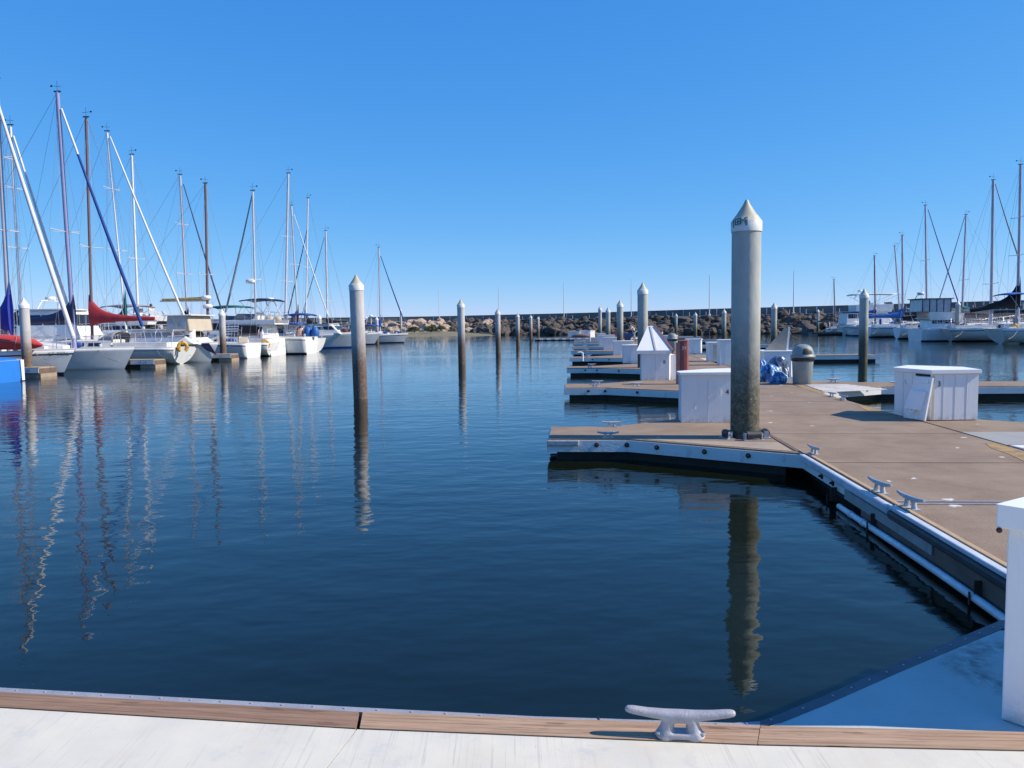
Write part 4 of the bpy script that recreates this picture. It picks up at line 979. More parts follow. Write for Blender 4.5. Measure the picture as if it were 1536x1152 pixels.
def make_hull(root, hp, m_hull, m_boot, m_stripe, m_deck, name='hull', stripe=True, round_=0.0):
    L, B, F_, Fb, Fs, rake, sov, tw = hp
    N_ = 18; svs = [-.32, -.08, .03, .10, .22, .38, .58, .80, .86, 1.0]; J = len(svs); rows = []
    for i in range(N_ + 1):
        t = i / N_; t = 1 - (1 - t) ** 1.15; fr = F_ + (Fb - F_) * max(0, t - .4) ** 1.6 * 2.2 + (Fs - F_) * (1 - t) ** 2
        b = halfbeam(t, B, tw) if t < 1 else .02
        for sv in svs:
            prof = (.80 + .20 * max(0, sv) ** .7) if sv >= 0 else .80 * (1 + sv * 1.6)
            kk = round_ * max(0.0, 1 - t / .42)
            ur = max(0.0, 1 - (1 - max(0.0, (sv - .02) / .98)) ** 2) ** .5
            prof = prof * (1 - kk) + ur * kk
            bv = max(0.0, (t - .55) / .45); prof *= 1 - .35 * bv * max(0, 1 - sv)      # finer entry at the bow
            x = -L / 2 + L * t + rake * sv * t ** 3 + sov * (1 - max(0, sv)) * (1 - t) ** 3 * .6
            rows.append((x, b * prof, sv * fr))
    mb = MB(); n = len(rows); vs = rows + [(x, -y, z) for x, y, z in rows]
    mi = [1, 1, 1, 0, 0, 0, 0, 2 if stripe else 0, 0]
    for i in range(N_):
        for j in range(J - 1):
            a = i * J + j; b_ = (i + 1) * J + j
            mb.add([vs[k] for k in (a, b_, b_ + 1, a + 1)], [(3, 2, 1, 0)], mi[j], True)
            mb.add([vs[n + k] for k in (a, b_, b_ + 1, a + 1)], [(0, 1, 2, 3)], mi[j], True)
        a = i * J + J - 1; b_ = (i + 1) * J + J - 1
        mb.add([vs[a], vs[b_], vs[n + b_], vs[n + a]], [(0, 1, 2, 3)], 3)
    ring = [vs[j] for j in range(J)] + [vs[n + j] for j in reversed(range(J))]
    mb.add(ring, [tuple(range(len(ring)))], 0)
    # weld so shading is smooth
    o = mb.build(name, [M[m_hull], M[m_boot], M[m_stripe], M[m_deck]], root)
    bm = bmesh.new(); bm.from_mesh(o.data); bmesh.ops.remove_doubles(bm, verts=bm.verts, dist=.0005); bmesh.ops.recalc_face_normals(bm, faces=bm.faces); bm.to_mesh(o.data); bm.free()
    # toe rail
    a = MB()
    for sy in (-1, 1):
        pts = [(rows[i * J + J - 1][0], sy * (rows[i * J + J - 1][1] - .02), rows[i * J + J - 1][2] + .02) for i in range(N_ + 1)]; a.tube(pts, .022, 5)
    a.build('toe_rail', M['deck_white'], root)
    return rows, J, N_
def deck_z(x, hp):
    L, B, F_, Fb, Fs, *_ = hp; t = max(0, min(1, (x + L / 2) / L)); return F_ + (Fb - F_) * max(0, t - .4) ** 1.6 * 2.2 + (Fs - F_) * (1 - t) ** 2
def railing(root, hp, x0, x1, h=.62, n=6, name='lifelines', inset_=.06):
    a = MB(); L, B = hp[0], hp[1]; tw = hp[7]
    for sy in (-1, 1):
        tops = []; mids = []
        for i in range(n + 1):
            x = x0 + (x1 - x0) * i / n; t = (x + L / 2) / L; y = sy * max(.04, halfbeam(min(t, .999), B, tw) - inset_); z = deck_z(x, hp)
            a.cyl((x, y, z), (x, y, z + h), .014, n=5); tops.append((x, y, z + h)); mids.append((x, y, z + h * .5))
        a.tube(tops, .010, 4); a.tube(mids, .008, 4)
    x = x1; y = max(.04, halfbeam(min((x + L / 2) / L, .999), B, tw) - inset_); z = deck_z(x, hp)
    a.tube([(x, -y, z + h), (x + .25, 0, z + h + .03), (x, y, z + h)], .014, 5)
    x = x0; y = halfbeam(max((x + L / 2) / L, 0), B, tw) - inset_; z = deck_z(x, hp); a.tube([(x, -y, z + h), (x, y, z + h)], .014, 5)
    return a.build(name, M['rail'], root)
def sail_cover(root, x0, x1, z0, z1, m, swoop=1.0, thick=.20, name='sail_cover', drop=.30):
    """from the mast (x0) to the boom end (x1); z0/z1 boom heights"""
    a = MB(); K = 16; n = 10; vs = []
    for k in range(K + 1):
        s_ = k / K; x = x0 + (x1 - x0) * s_; zb = z0 + (z1 - z0) * s_ - thick * .55 * (1 - .4 * s_) - drop * swoop * math.exp(-s_ * 5.0); zt = z0 + (z1 - z0) * s_ + thick * (1 - .35 * s_) + swoop * math.exp(-s_ * 7.0)
        hw = thick * .55 * (1 - .45 * s_) * (1 + .12 * math.sin(k * 1.9)); zc = (zb + zt) / 2; hh = (zt - zb) / 2
        for i in range(n):
            t = 2 * PI * i / n; pinch = 1 - .55 * max(0, math.sin(t)) * min(1, swoop * math.exp(-s_ * 7) * 1.5)
            vs.append((x, hw * math.cos(t) * pinch, zc + hh * math.sin(t)))
    fs = [(k * n + i, k * n + (i + 1) % n, (k + 1) * n + (i + 1) % n, (k + 1) * n + i) for k in range(K) for i in range(n)]
    a.add(vs, fs, 0, True); a.add(vs, [tuple(reversed(range(n))), tuple(range(K * n, K * n + n))], 0)
    return a.build(name, M[m], root)
def rig(root, fr, hp, mast, m_mast='alu', r=.075, boom=None, cover=None, swoop=1.0, jib=None, jibm='white_cloth', jibr=.065, jib_split=None, ct=.20, stay='wire', spreaders=(.45, .72), zb=None, bow_sign=1, radomes=(), back=True, boom_len=None, wind=True):
    bx, by, tx, ty = mast
    x0 = fr.x(bx); xt, zt = fr.loc(tx, ty); zd = deck_z(x0, hp)
    b_ = Vector((x0, 0, zd)); 
    # extrapolate foot so that the mast passes through the given lower pixel
    xb, zbm = fr.loc(bx, by); dirm = (Vector((xt, 0, zt)) - Vector((xb, 0, zbm))); foot = Vector((xb, 0, zbm)) - dirm * ((zbm - zd) / dirm.z); top = Vector((xt, 0, zt))
    a = MB(); a.cyl(foot, top, r, r * .8, n=12); mo = a.build('mast', M[m_mast], root)
    for s_ in spreaders:
        p = foot.lerp(top, s_); a = MB(); w_ = hp[1] * .36 * (1.15 - s_ * .5)
        a.tube([p + Vector((-.10, -w_, .06)), p, p + Vector((-.10, w_, .06))], .022, 5); a.tube([p + Vector((-w_ * .35, -w_ * .4, .0)), p, p + Vector((w_ * .35, w_ * .4, .05))], .016, 4); a.build('spreader', M['alu'], mo)
    a = MB(); a.box(top + Vector((0, 0, .03)), (.34, .10, .05)); a.cyl(top, top + Vector((0, 0, .55)), .008, n=4); a.tube([top + Vector((-.28, 0, .30)), top + Vector((.22, 0, .26))], .010, 4); a.box(top + Vector((-.30, 0, .30)), (.10, .01, .09)); a.build('masthead_fitting', M['black'], mo)
    for (rx, ry) in radomes:
        lx, lz = fr.loc(rx, ry); a = MB(); a.lathe([(.05, -.16), (.30, -.12), (.34, -.02), (.33, .08), (.22, .15), (.02, .17)], n=16, c=(lx, 0, lz)); a.build('radome', M['gel_white'], mo)
    bs = bow_sign
    L = hp[0]
    if boom:
        ex, ez = fr.loc(*boom); z0 = zb if zb is not None else ez
        xs_ = foot.x + (top.x - foot.x) * ((z0 - foot.z) / (top.z - foot.z))
        a = MB(); a.cyl((xs_, 0, z0), (ex, 0, ez), .06, .05, n=8); a.build('boom', M['alu'], root)
        if cover: sail_cover(root, xs_ + (.10 if ex < xs_ else -.10), ex - (.15 if ex > xs_ else -.15), z0 + .08, ez + .06, cover, swoop, thick=ct)
        a = MB(); a.tube([(ex, 0, ez), top], .006, 4); a.build('topping_lift', M[stay], root)
    if jib:
        (jx, jy, kx, ky) = jib
        p0 = Vector(); q = fr.loc(jx, jy); p0 = Vector((q[0], 0, q[1])); q = fr.loc(kx, ky); p1 = Vector((q[0], 0, q[1]))
        segs = [(0, 1, jibm)] if not jib_split else [(0, jib_split[0], jib_split[1]), (jib_split[0], 1, jibm)]
        a = MB(); mats_ = []
        for k, (s0, s1, mm) in enumerate(segs):
            K = 8; pts = [p0.lerp(p1, s0 + (s1 - s0) * i / K) + Vector((0, 0, -.12 * math.sin(PI * (s0 + (s1 - s0) * i / K)))) for i in range(K + 1)]
            a.tube(pts, [jibr * (.55 + .45 * min(1, (s0 + (s1 - s0) * i / K) * 1.4 + .05)) for i in range(K + 1)], 7, k); mats_.append(M[mm])
        a.build('furled_jib', mats_, root)
        a = MB(); a.tube([p1, (p1.x + (p1.x - p0.x) * .04, 0, deck_z(p1.x, hp) + .05)], .015, 5); a.cyl(p1 + Vector((0, 0, -.05)), p1 + Vector((0, 0, .07)), .10, n=10); a.build('furler_drum', M['alu'], root)
    else:
        a = MB(); a.tube([top, (L / 2 + hp[5] * .9, 0, hp[3])], .008, 4); a.build('forestay', M[stay], root)
    if back:
        a = MB(); a.tube([top, (-L / 2 + .05, 0, hp[4])], .008, 4); a.build('backstay', M[stay], root)
    for k, (dx_, dy_) in enumerate(((.16, .10), (-.18, -.12))):
        a = MB(); a.tube([foot + Vector((dx_ * 1.6, dy_ * 2, .2)), top + Vector((dx_ * .4, dy_ * .3, -.1))], .009, 4); a.build('halyard', M['rail'], root)
    for sy in (-1, 1):
        a = MB(); y = sy * halfbeam((foot.x + L / 2) / L if 0 < (foot.x + L / 2) / L < 1 else .5, hp[1], hp[7]) * .9
        p = foot.lerp(top, spreaders[0]) if spreaders else foot.lerp(top, .5); w_ = sy * hp[1] * .36 * .92
        a.tube([(foot.x, y, zd), p + Vector((-.10, w_, .06)), foot.lerp(top, .93)], .007, 4); a.tube([(foot.x - .5, y, zd), p], .006, 4); a.build('shroud', M[stay], root)
    return foot, top
def cabin(root, hp, x0, x1, h, wf=.62, m='deck_white', wins=3, m_win='glass'):
    L, B = hp[0], hp[1]; z0 = deck_z((x0 + x1) / 2, hp) - .05
    a = MB(); st = 6; vs = []
    for i in range(st + 1):
        x = x0 + (x1 - x0) * i / st; t = min(.99, max(0, (x + L / 2) / L)); w_ = halfbeam(t, B, hp[7]) * wf; hh = h * (1 - .55 * max(0, (i / st - .55) / .45) ** 1.5)
        vs += [(x, -w_, z0), (x, -w_ * .88, z0 + hh), (x, 0, z0 + hh + .07), (x, w_ * .88, z0 + hh), (x, w_, z0)]
    fs = [(k * 5 + j, k * 5 + j + 1, (k + 1) * 5 + j + 1, (k + 1) * 5 + j) for k in range(st) for j in range(4)]
    a.add(vs, fs); a.add(vs, [(4, 3, 2, 1, 0), tuple(st * 5 + j for j in range(5))])
    c = a.build('cabin', M[m], root)
    for k in range(wins):
        for sy in (-1, 1):
            s0 = .12 + k * .62 / wins; s1 = s0 + .46 / wins; pts = []
            for s_, zf in ((s0, .28), (s1, .28), (s1, .72), (s0, .72)):
                x = x0 + (x1 - x0) * s_; t = min(.99, max(0, (x + L / 2) / L)); hh = h * (1 - .55 * max(0, (s_ - .55) / .45) ** 1.5); w_ = halfbeam(t, B, hp[7]) * wf
                pts.append((x, sy * (w_ * (1 - .12 * zf) + .012), z0 + hh * zf))
            a = MB(); a.slab(pts, (0, -sy * .02, 0)); a.build('window', M[m_win], c)
    return c
def dodger(root, x, z, w_, h, l, m='grey_cloth', s=1, name='dodger'):
    a = MB(); K = 7; n = 9; vs = []
    for k in range(K + 1):
        t = k / K; xx = x + s * l * t; hh = h * math.cos(t * PI / 2) ** .55 if t < 1 else .02
        for i in range(n):
            th = PI * i / (n - 1); vs.append((xx, w_ / 2 * math.cos(th) * (1 - .12 * t), z + hh * math.sin(th) ** .5))
    a.add(vs, [(k * n + i, k * n + i + 1, (k + 1) * n + i + 1, (k + 1) * n + i) for k in range(K) for i in range(n - 1)], 0, True)
    o = a.build(name, M[m], root); o.modifiers.new('solid', 'SOLIDIFY').thickness = .02; return o
def bimini(root, x0, x1, w_, z, zd, m, name='bimini_top', poles=True, roll=False):
    a = MB(); K = 6; n = 7; vs = []
    for k in range(K + 1):
        t = k / K; xx = x0 + (x1 - x0) * t; c = .10 * math.sin(PI * t)
        for i in range(n):
            th = -1 + 2 * i / (n - 1); vs.append((xx, w_ / 2 * th, z + c + .10 * (1 - th * th)))
    a.add(vs, [(k * n + i, k * n + i + 1, (k + 1) * n + i + 1, (k + 1) * n + i) for k in range(K) for i in range(n - 1)], 0, True)
    o = a.build(name, M[m], root); o.modifiers.new('solid', 'SOLIDIFY').thickness = .07
    if poles:
        xm = (x0 + x1) / 2
        for sy in (-1, 1):
            p = MB(); y = sy * w_ * .48; p.tube([(xm - .2, y, zd), (x0 + .1, y, z)], .018, 5); p.tube([(xm, y, zd), (x1 - .1, y, z)], .018, 5); p.tube([(xm, y, zd), (xm, y, z + .1)], .018, 5)
            p.build('frame', M['rail'], root)
    return o
def common_small(root, hp, fr, rs):
    """winches, vents, hatches, coiled gear: small real clutter on deck"""
    L = hp[0]
    for k in range(rs.randint(8, 12)):
        x = rs.uniform(-L * .44, L * .40); y = rs.uniform(-.75, .75) * halfbeam(max(.02, (x + L / 2) / L), hp[1], hp[7]); z = deck_z(x, hp) + .03
        a = MB(); q = rs.random()
        if q < .35: a.lathe([(.09, 0), (.07, .05), (.085, .15), (.07, .19), (.01, .2)], n=8, c=(x, y, z)); a.build('winch', M['steel'], root)
        elif q < .6: a.box((x, y, z + .06), (.5, .45, .12), rz=rs.uniform(-.1, .1)); a.build('deck_hatch', M[rs.choice(['clearvinyl', 'gel_white'])], root)
        elif q < .8: a.box((x, y, z + .16), (rs.uniform(.3, .8), rs.uniform(.25, .5), rs.uniform(.22, .42)), rz=rs.uniform(0, 3)); a.build('locker', M[rs.choice(['gel_white', 'beige_cloth', 'gel_pale', 'blue_cloth'])], root, bevel=.03)
        else: a.sphere((x, y, z + .14), .26, 10, sc=(1.5, .9, .7)); a.build('sail_bag', M[rs.choice(['grey_cloth', 'maroon', 'blue_cloth', 'green_cloth', 'white_cloth', 'black_cloth'])], root)
    for k in range(2):
        f = MB(); x = rs.uniform(-L * .25, L * .2); y = fr.near * (halfbeam((x + L / 2) / L, hp[1], hp[7]) + .09)
        f.lathe([(.02, -.30), (.09, -.24), (.10, 0), (.09, .24), (.02, .30)], n=8, c=(x, y, hp[2] * .55)); f.build('fender', M[rs.choice(['gel_white', 'blue_cloth', 'gel_white'])], root)
def sloop(label, tip, side, bow, L, B=3.3, F_=1.05, Fb=None, Fs=None, hull='gel_white', boot='navy', stripe='navy', rake=.9, sov=.0, tw=.62, jit=0.0, cab=True, dodge=None, name='sailing_boat', seed=1, bimi=None, rail_=True, wins=3, **rg_):
    fr = Frame(tip[0], tip[1], side, L, bow, jit); Fb = Fb or F_ * 1.22; Fs = Fs or F_ * .98
    root = empty(name, fr.C, fr.rz, label, 'sailing boat', 'sailing boats moored in the marina')
    hp = (L, B, F_, Fb, Fs, rake, sov, tw)
    make_hull(root, hp, hull, boot, stripe, 'deck_white', round_=.95)
    rs = random.Random(seed)
    for k in range(3):                                  # oval portlights in the topsides
        x = -L * .10 + k * L * .11; z = hp[2] * .62; y = fr.near * (hull_y(x, z, hp) + .012); a = MB(); a.box((x, y, z), (.34, .02, .09)); a.build('portlight', M['glass'], root)
    if cab: cabin(root, hp, -L * .16, L * .26, .42, wins=wins)
    zc = deck_z(-L * .2, hp)
    a = MB(); a.prism([(-L * .44, -B * .24), (-L * .17, -B * .30), (-L * .17, B * .30), (-L * .44, B * .24)], zc - .02, zc + .26); a.build('cockpit_coaming', M['deck_white'], root, bevel=.04)
    a = MB(); a.lathe([(.36, -.02), (.38, 0), (.36, .02), (.34, 0), (.36, -.02)], n=18, cap=False); wv = a.build('steering_wheel', M['rail'], root); wv.location = (-L * .36, 0, zc + .62); wv.rotation_euler = (0, PI / 2, 0)
    if dodge: dodger(root, -L * .17, zc + .30, B * .56, .62, 1.1, dodge)
    if bimi: bimini(root, -L * .44, -L * .22, B * .6, zc + 1.75, zc + .3, bimi)
    if rail_: railing(root, hp, -L * .47, L * .47)
    common_small(root, hp, fr, rs)
    if rg_.get('mast'): rig(root, fr, hp, **rg_)
    # canvas dodger and wheel cover on most boats, mooring lines from the deck to the water-side
    if not dodge and seed % 3 != 0: dodger(root, -L * .17, zc + .30, B * .52, .55, .95, ['navy', 'beige_cloth', 'blue_mid', 'grey_cloth', 'black_cloth'][seed % 5])
    if seed % 2: a = MB(); a.sphere((-L * .36, 0, zc + .55), .34, 12, sc=(.35, 1, 1.05)); a.build('wheel_cover', M[['blue_cloth', 'maroon', 'grey_cloth'][seed % 3]], root)
    for k, (xx, dx_) in enumerate(((L * .40, 1.6), (-L * .40, -1.2))):
        y = fr.near * halfbeam((xx + L / 2) / L, B, tw); zz = deck_z(xx, hp); a = MB()
        a.tube([(xx, y * .9, zz + .05), (xx + dx_ * .5, y + fr.near * .35, zz * .55), (xx + dx_, y + fr.near * .75, .42)], .014, 5); a.build('mooring_line', M['wire'], root)
    sp = MB(); sp.tube([(-L * .47, -B * .3, Fs), (-L * .48, -B * .28, Fs + .95), (-L * .48, B * .28, Fs + .95), (-L * .47, B * .3, Fs)], .02, 5); sp.build('stern_rail', M['rail'], root)
    return root, fr, hp
def cruiser(label, tip, side, bow, L, B=3.6, F_=1.2, Fb=None, hull='gel_white', boot='navy', stripe='gel_white', cab=None, fly=None, top=None, top_m='navy', win='glass', seed=2, rake=1.1, tw=.9, jit=0, radar=None, rails=True, name='motor_boat', enclosure=None, nwin=4, arch=None, ant=True):
    fr = Frame(tip[0], tip[1], side, L, bow, jit); Fb = Fb or F_ * 1.3
    root = empty(name, fr.C, fr.rz, label, 'motor boat', 'motor boats moored in the marina')
    hp = (L, B, F_, Fb, F_ * .92, rake, 0, tw); make_hull(root, hp, hull, boot, stripe, 'deck_white', stripe=stripe != hull)
    rs = random.Random(seed); s = 1
    if cab:
        wm_ = 'grey_cloth' if enclosure and enclosure[4] == 'beige_cloth' else win
        xa, xb = sorted((fr.x(cab[0]), fr.x(cab[1]))); zt = fr.z((cab[0] + cab[1]) / 2, cab[2]); zd = deck_z((xa + xb) / 2, hp) - .05; w_ = B * .40; rk = min(.9, (xb - xa) * .28)
        wt = w_ * .86
        a = MB(); a.add([(xa, -w_, zd), (xb, -w_ * .86, zd), (xb, w_ * .86, zd), (xa, w_, zd), (xa + .12, -wt, zt), (xb - rk, -wt * .9, zt), (xb - rk, wt * .9, zt), (xa + .12, wt, zt)],
              [(3, 2, 1, 0), (4, 5, 6, 7), (0, 1, 5, 4), (1, 2, 6, 5), (2, 3, 7, 6), (3, 0, 4, 7)]); c = a.build('cabin', M['gel_white'], root, bevel=.14, seg=3)
        a = MB(); a.prism([(xa - .35, -wt * 1.02), (xb - rk - .3, -wt * 1.02), (xb - rk + .12, -wt * .6), (xb - rk + .2, 0), (xb - rk + .12, wt * .6), (xb - rk - .3, wt * 1.02), (xa - .35, wt * 1.02)], zt + .0, zt + .08); a.build('cabin_roof', M['gel_white'], c, bevel=.035)
        hh = zt - zd; n_ = nwin
        for k in range(n_):
            for sy in (-1, 1):
                f0 = .06 + k * .90 / n_; f1 = f0 + .80 / n_; pts = []
                for f_, zf in ((f0, .50), (f1, .50), (f1, .84), (f0, .84)):
                    x = xa + (xb - xa) * f_ - rk * zf * f_ * .95; ww_ = (w_ * (1 - .14 * f_)) * (1 - zf) + (wt * (1 - .10 * f_)) * zf; pts.append((x, sy * (ww_ + .014), zd + hh * zf))
                a = MB(); a.slab(pts, (0, -sy * .02, 0)); a.build('window', M[wm_], c)
        a = MB(); pts = [(xb - rk * .47, -w_ * .74, zd + hh * .47), (xb - rk * .47, w_ * .74, zd + hh * .47), (xb - rk * .86, w_ * .70, zd + hh * .86), (xb - rk * .86, -w_ * .70, zd + hh * .86)]
        a.slab([(p[0] + .03, p[1], p[2]) for p in pts], (-.03, 0, -.01)); a.build('windshield', M[win], c)
        # raised foredeck
        a = MB(); xf = min(xb + 1.9, L * .33)
        if xf > xb + .3: a.slab([(xb - .1, -w_ * .55, zd), (xf, -w_ * .55, zd), (xb + (xf - xb) * .4, -w_ * .5, zd + .26), (xb - .1, -w_ * .5, zd + .36)], (0, 1.05 * w_, 0))
        else: a.box((xb - .3, 0, zd + .1), (.5, w_, .3)); a.build('foredeck', M['deck_white'], root, bevel=.05)
    if fly:
        xa, xb = sorted((fr.x(fly[0]), fr.x(fly[1]))); z0 = fr.z((fly[0] + fly[1]) / 2, fly[3]); z1 = fr.z((fly[0] + fly[1]) / 2, fly[2]); w_ = B * .36
        a = MB(); a.slab([(xa, -w_, z0), (xb, -w_, z0), (xb + .25, -w_, z1), (xa - .05, -w_, z1)], (0, .07, 0)); a.slab([(xa, w_, z0), (xb, w_, z0), (xb + .25, w_, z1), (xa - .05, w_, z1)], (0, -.07, 0))
        a.slab([(xb - .05, -w_, z0), (xb - .05, w_, z0), (xb + .22, w_, z1), (xb + .22, -w_, z1)], (.06, 0, 0)); a.box(((xa + xb) / 2, 0, z0 + .02), (xb - xa, 2 * w_, .06)); f = a.build('flybridge', M['gel_white'], root, bevel=.02)
        a = MB(); a.slab([(xb + .20, -w_ * .9, z1), (xb + .20, w_ * .9, z1), (xb + .02, w_ * .85, z1 + .32), (xb + .02, -w_ * .85, z1 + .32)], (.02, 0, 0)); a.build('windscreen', M['clearvinyl'], f)
        for k in range(2):
            a = MB(); a.box((xa + (xb - xa) * .5, (-.35 + .7 * k), z1 - .1), (.45, .5, .5)); a.box((xa + (xb - xa) * .5 - .2, (-.35 + .7 * k), z1 + .25), (.12, .5, .55)); a.build('seat', M['deck_white'], f, bevel=.05)
    if enclosure:
        xa, xb = sorted((fr.x(enclosure[0]), fr.x(enclosure[1]))); z1 = fr.z((enclosure[0] + enclosure[1]) / 2, enclosure[2]); z0 = fr.z((enclosure[0] + enclosure[1]) / 2, enclosure[3]); w_ = B * .37
        a = MB(); a.slab([(xa, -w_, z0), (xb, -w_, z0), (xb - .12, -w_ , z1), (xa + .08, -w_, z1)], (0, 2 * w_, 0)); nv = enclosure[4] == 'navy'; e = a.build('enclosure', M['clearvinyl' if nv else enclosure[4]], root, bevel=.06)
        if nv:
            for k in range(5):
                for yy in (-w_, w_): a = MB(); a.box((xa + .08 + (xb - xa - .2) * k / 4, yy, (z0 + z1) / 2), (.07, .05, z1 - z0)); a.build('frame', M['navy'], e)
        a = MB(); k_ = max(2, int((xb - xa) / .75))
        for k in range(k_):
            x = xa + .12 + (xb - xa - .25) * k / k_; w2 = (xb - xa - .25) / k_ - .12
            a.box((x + w2 / 2, fr.near * (w_ + .004), (z0 + z1) / 2), (w2, .01, (z1 - z0) * .76))
        (a.build('panel', M['clearvinyl'], e) if not nv else None)
        a = MB(); a.box(((xa + xb) / 2, 0, z1 + .03), (xb - xa + .3, 2 * w_ + .2, .07)); a.build('canopy', M['navy' if enclosure[4] == 'navy' else 'gel_white'], e, bevel=.03)
    if top:
        xa, xb = sorted((fr.x(top[0]), fr.x(top[1]))); z = fr.z((top[0] + top[1]) / 2, top[2]); zd = (fr.z((top[0] + top[1]) / 2, fly[2]) if fly else deck_z(0, hp) + .3)
        bimini(root, xa, xb, B * .66, z, zd, top_m)
    if radar:
        x, z = fr.loc(*radar); zb_ = z - 1.0; a = MB()
        for sy in (-1, 1): a.tube([(x - .35, sy * B * .28, zb_), (x, sy * B * .20, z - .1), (x, 0, z - .06)], .035, 6)
        ar = a.build('radar_arch', M['gel_white'], root); a = MB(); a.lathe([(.10, -.08), (.28, -.04), (.31, .04), (.27, .14), (.02, .18)], n=14, c=(x, 0, z)); a.build('radome', M['gel_white'], ar)
    if ant:
        for k in range(2):
            x = rs.uniform(-.5, .6); zb_ = (fr.z(cab[0], cab[2]) if cab else F_ + 1); a = MB(); a.cyl((x, (-1) ** k * B * .3, zb_), (x - rs.uniform(.1, .5), (-1) ** k * B * .3, zb_ + rs.uniform(1.8, 3.0)), .014, .006, n=5); a.build('antenna', M['gel_white'], root)
    for k, xx in enumerate((L * .36, -L * .36)):
        y = fr.near * halfbeam((xx + L / 2) / L, B, tw); zz = deck_z(xx, hp); a = MB()
        a.tube([(xx, y * .9, zz + .05), (xx + .5, y + fr.near * .3, zz * .55), (xx + 1.1, y + fr.near * .6, .42)], .011, 5); a.build('mooring_line', M['wire'], root)
    for k in range(3):
        x = L * .02 + k * L * .09; z = hp[2] * .60; y = fr.near * (hull_y(x, z, hp) + .02); a = MB(); a.box((x, y, z), (.40, .03, .13)); a.build('portlight', M['glass'], root)
    a = MB()
    for k in range(7):                                   # ladder and rod rack at the stern
        a.cyl((-L * .42 + k * .22, fr.near * B * .36, hp[2]), (-L * .44 + k * .22, fr.near * B * .36, hp[2] + 1.0 + .25 * (k % 3)), .016, n=4)
    a.tube([(-L * .43, fr.near * B * .36, hp[2] + .8), (-L * .43 + 1.35, fr.near * B * .36, hp[2] + .8)], .02, 4); a.tube([(-L * .43, fr.near * B * .36, hp[2] + .4), (-L * .43 + 1.35, fr.near * B * .36, hp[2] + .4)], .02, 4)
    a.build('stern_rail', M['rail'], root)
    if rails: railing(root, hp, L * .02, L * .46, .7, 6, 'bow_rail')
    common_small(root, hp, fr, rs)
    return root, fr, hp
def horseshoe(fr, px, py, near_y, label, r=.22, rz=None):
    near_y = fr.near * abs(near_y)
    x, z = fr.loc(px, py, near_y); q = fr.C + fr.X * x + fr.n * near_y; q.z = z
    o = empty('life_buoy', q, fr.rz if rz is None else rz, label, 'life buoy', 'yellow horseshoe life buoys')
    a = MB(); pts = [(r * math.sin(t), 0, -r * math.cos(t) * 1.15) for t in [.55 + (2 * PI - 1.1) * i / 18 for i in range(19)]]; a.tube(pts, .095, 10); a.build('float_ring', M['orange'], o)
    a = MB(); 
    for t in (1.5, PI, 2 * PI - 1.5): 
        c = Vector((r * math.sin(t), 0, -r * math.cos(t) * 1.15)); a.cyl(c * .93, c * 1.07, .102, n=10) if False else a.box(c, (.05, .205, .205), ry=t)
    a.build('band', M['yellow_cloth'], o); return o
def hull_text(root, fr, hp, s_, x, z, size, m):
    t = text('hull_lettering', s_, size, M[m], (0, 0, 0), (0, 0, 0), root, extrude=0.0)
    sg = -1 if fr.near > 0 else 1                         # mirror direction so it reads from the near side
    for v in t.data.vertices:
        lx = x + v.co.x * (1 if fr.near < 0 else -1); lz = z + v.co.y; v.co = Vector((lx, fr.near * (hull_y(lx, lz, hp) + .012), lz))
    return t

MY = 'masts'
# ---------------- left row, near to far
# bright blue covered boat at the very edge
root, fr, hp = cruiser('low boat under a tight bright blue cover at the left edge', (13, 573.5), 1, False, 5.0, B=1.75, F_=.90, Fb=.95, hull='bright_blue', boot='teal', stripe='bright_blue', rails=False, ant=False, tw=.92, rake=.4, seed=4, name='covered_boat')
a = MB(); a.slab([(-2.52, -.85, .03), (-2.52, -.85, .84), (-2.52, -.66, .84), (-2.52, -.70, .03)], (-.03, 0, 0)); a.build('transom_edge', M['gel_white'], root)
a = MB(); a.tube([(-2.4, 0, .80), (-1, 0, .95), (1, 0, 1.0), (2.3, 0, .95)], [.55, .66, .60, .12], 12); o = a.build('boat_cover', M['bright_blue'], root); o.scale = (1, 1.2, .25); o.location.z = .62

S1, f1_, h1_ = sloop('pale grey sloop at far left with a red deck cover and white furled jib', (95, 562), 1, True, 10.6, B=3.2, F_=1.02, Fb=1.12, hull='gel_pale', boot='navy', stripe='navy', rake=.62, seed=11, mast=(12, 450, -6, 118), m_mast='alu_purple', r=.10, boom=(-60, 487), cover='stack_blue', swoop=1.6, zb=2.3, ct=.34, jib=(-12, 128, 110, 506), jibr=.10)
hull_text(S1, f1_, h1_, 'CF 7876', f1_.x(91), .92, .22, 'teal')
q = f1_.C + f1_.X * f1_.x(28) - f1_.n * .75; q.z = 1.14
rd = empty('inflatable_dinghy', q, f1_.rz, 'red covered dinghy lying along the deck of the pale grey sloop', 'dinghy')
a = MB(); a.tube([(-2.2, 0, .28), (-1.7, 0, .34), (-.8, 0, .36), (.3, 0, .34), (1.2, 0, .26), (1.62, 0, .20)], [.16, .30, .34, .32, .22, .05], 14); a.build('cover', M['bright_red'], rd)
a = MB()
for x in (-1.5, -.4, .6): a.tube([(x, -.36, .1), (x, -.2, .62), (x, .2, .62), (x, .36, .1)], .012, 4)
a.tube([(-2.1, -.36, .38), (0, -.37, .42), (1.4, -.18, .28)], .012, 4); a.build('lashing', M['wire'], rd)
S1b, f, h = sloop('sloop half hidden between the two nearest bows, slim white mast and white furled jib', (102, 547), 1, True, 10.0, F_=1.0, hull='gel_white', seed=12, mast=(31, 470, 15.5, 188), m_mast='alu_white', r=.075, jib=(20, 204, 117, 503), jibr=.095, boom=(-30, 480), cover='black_cloth', swoop=.6)
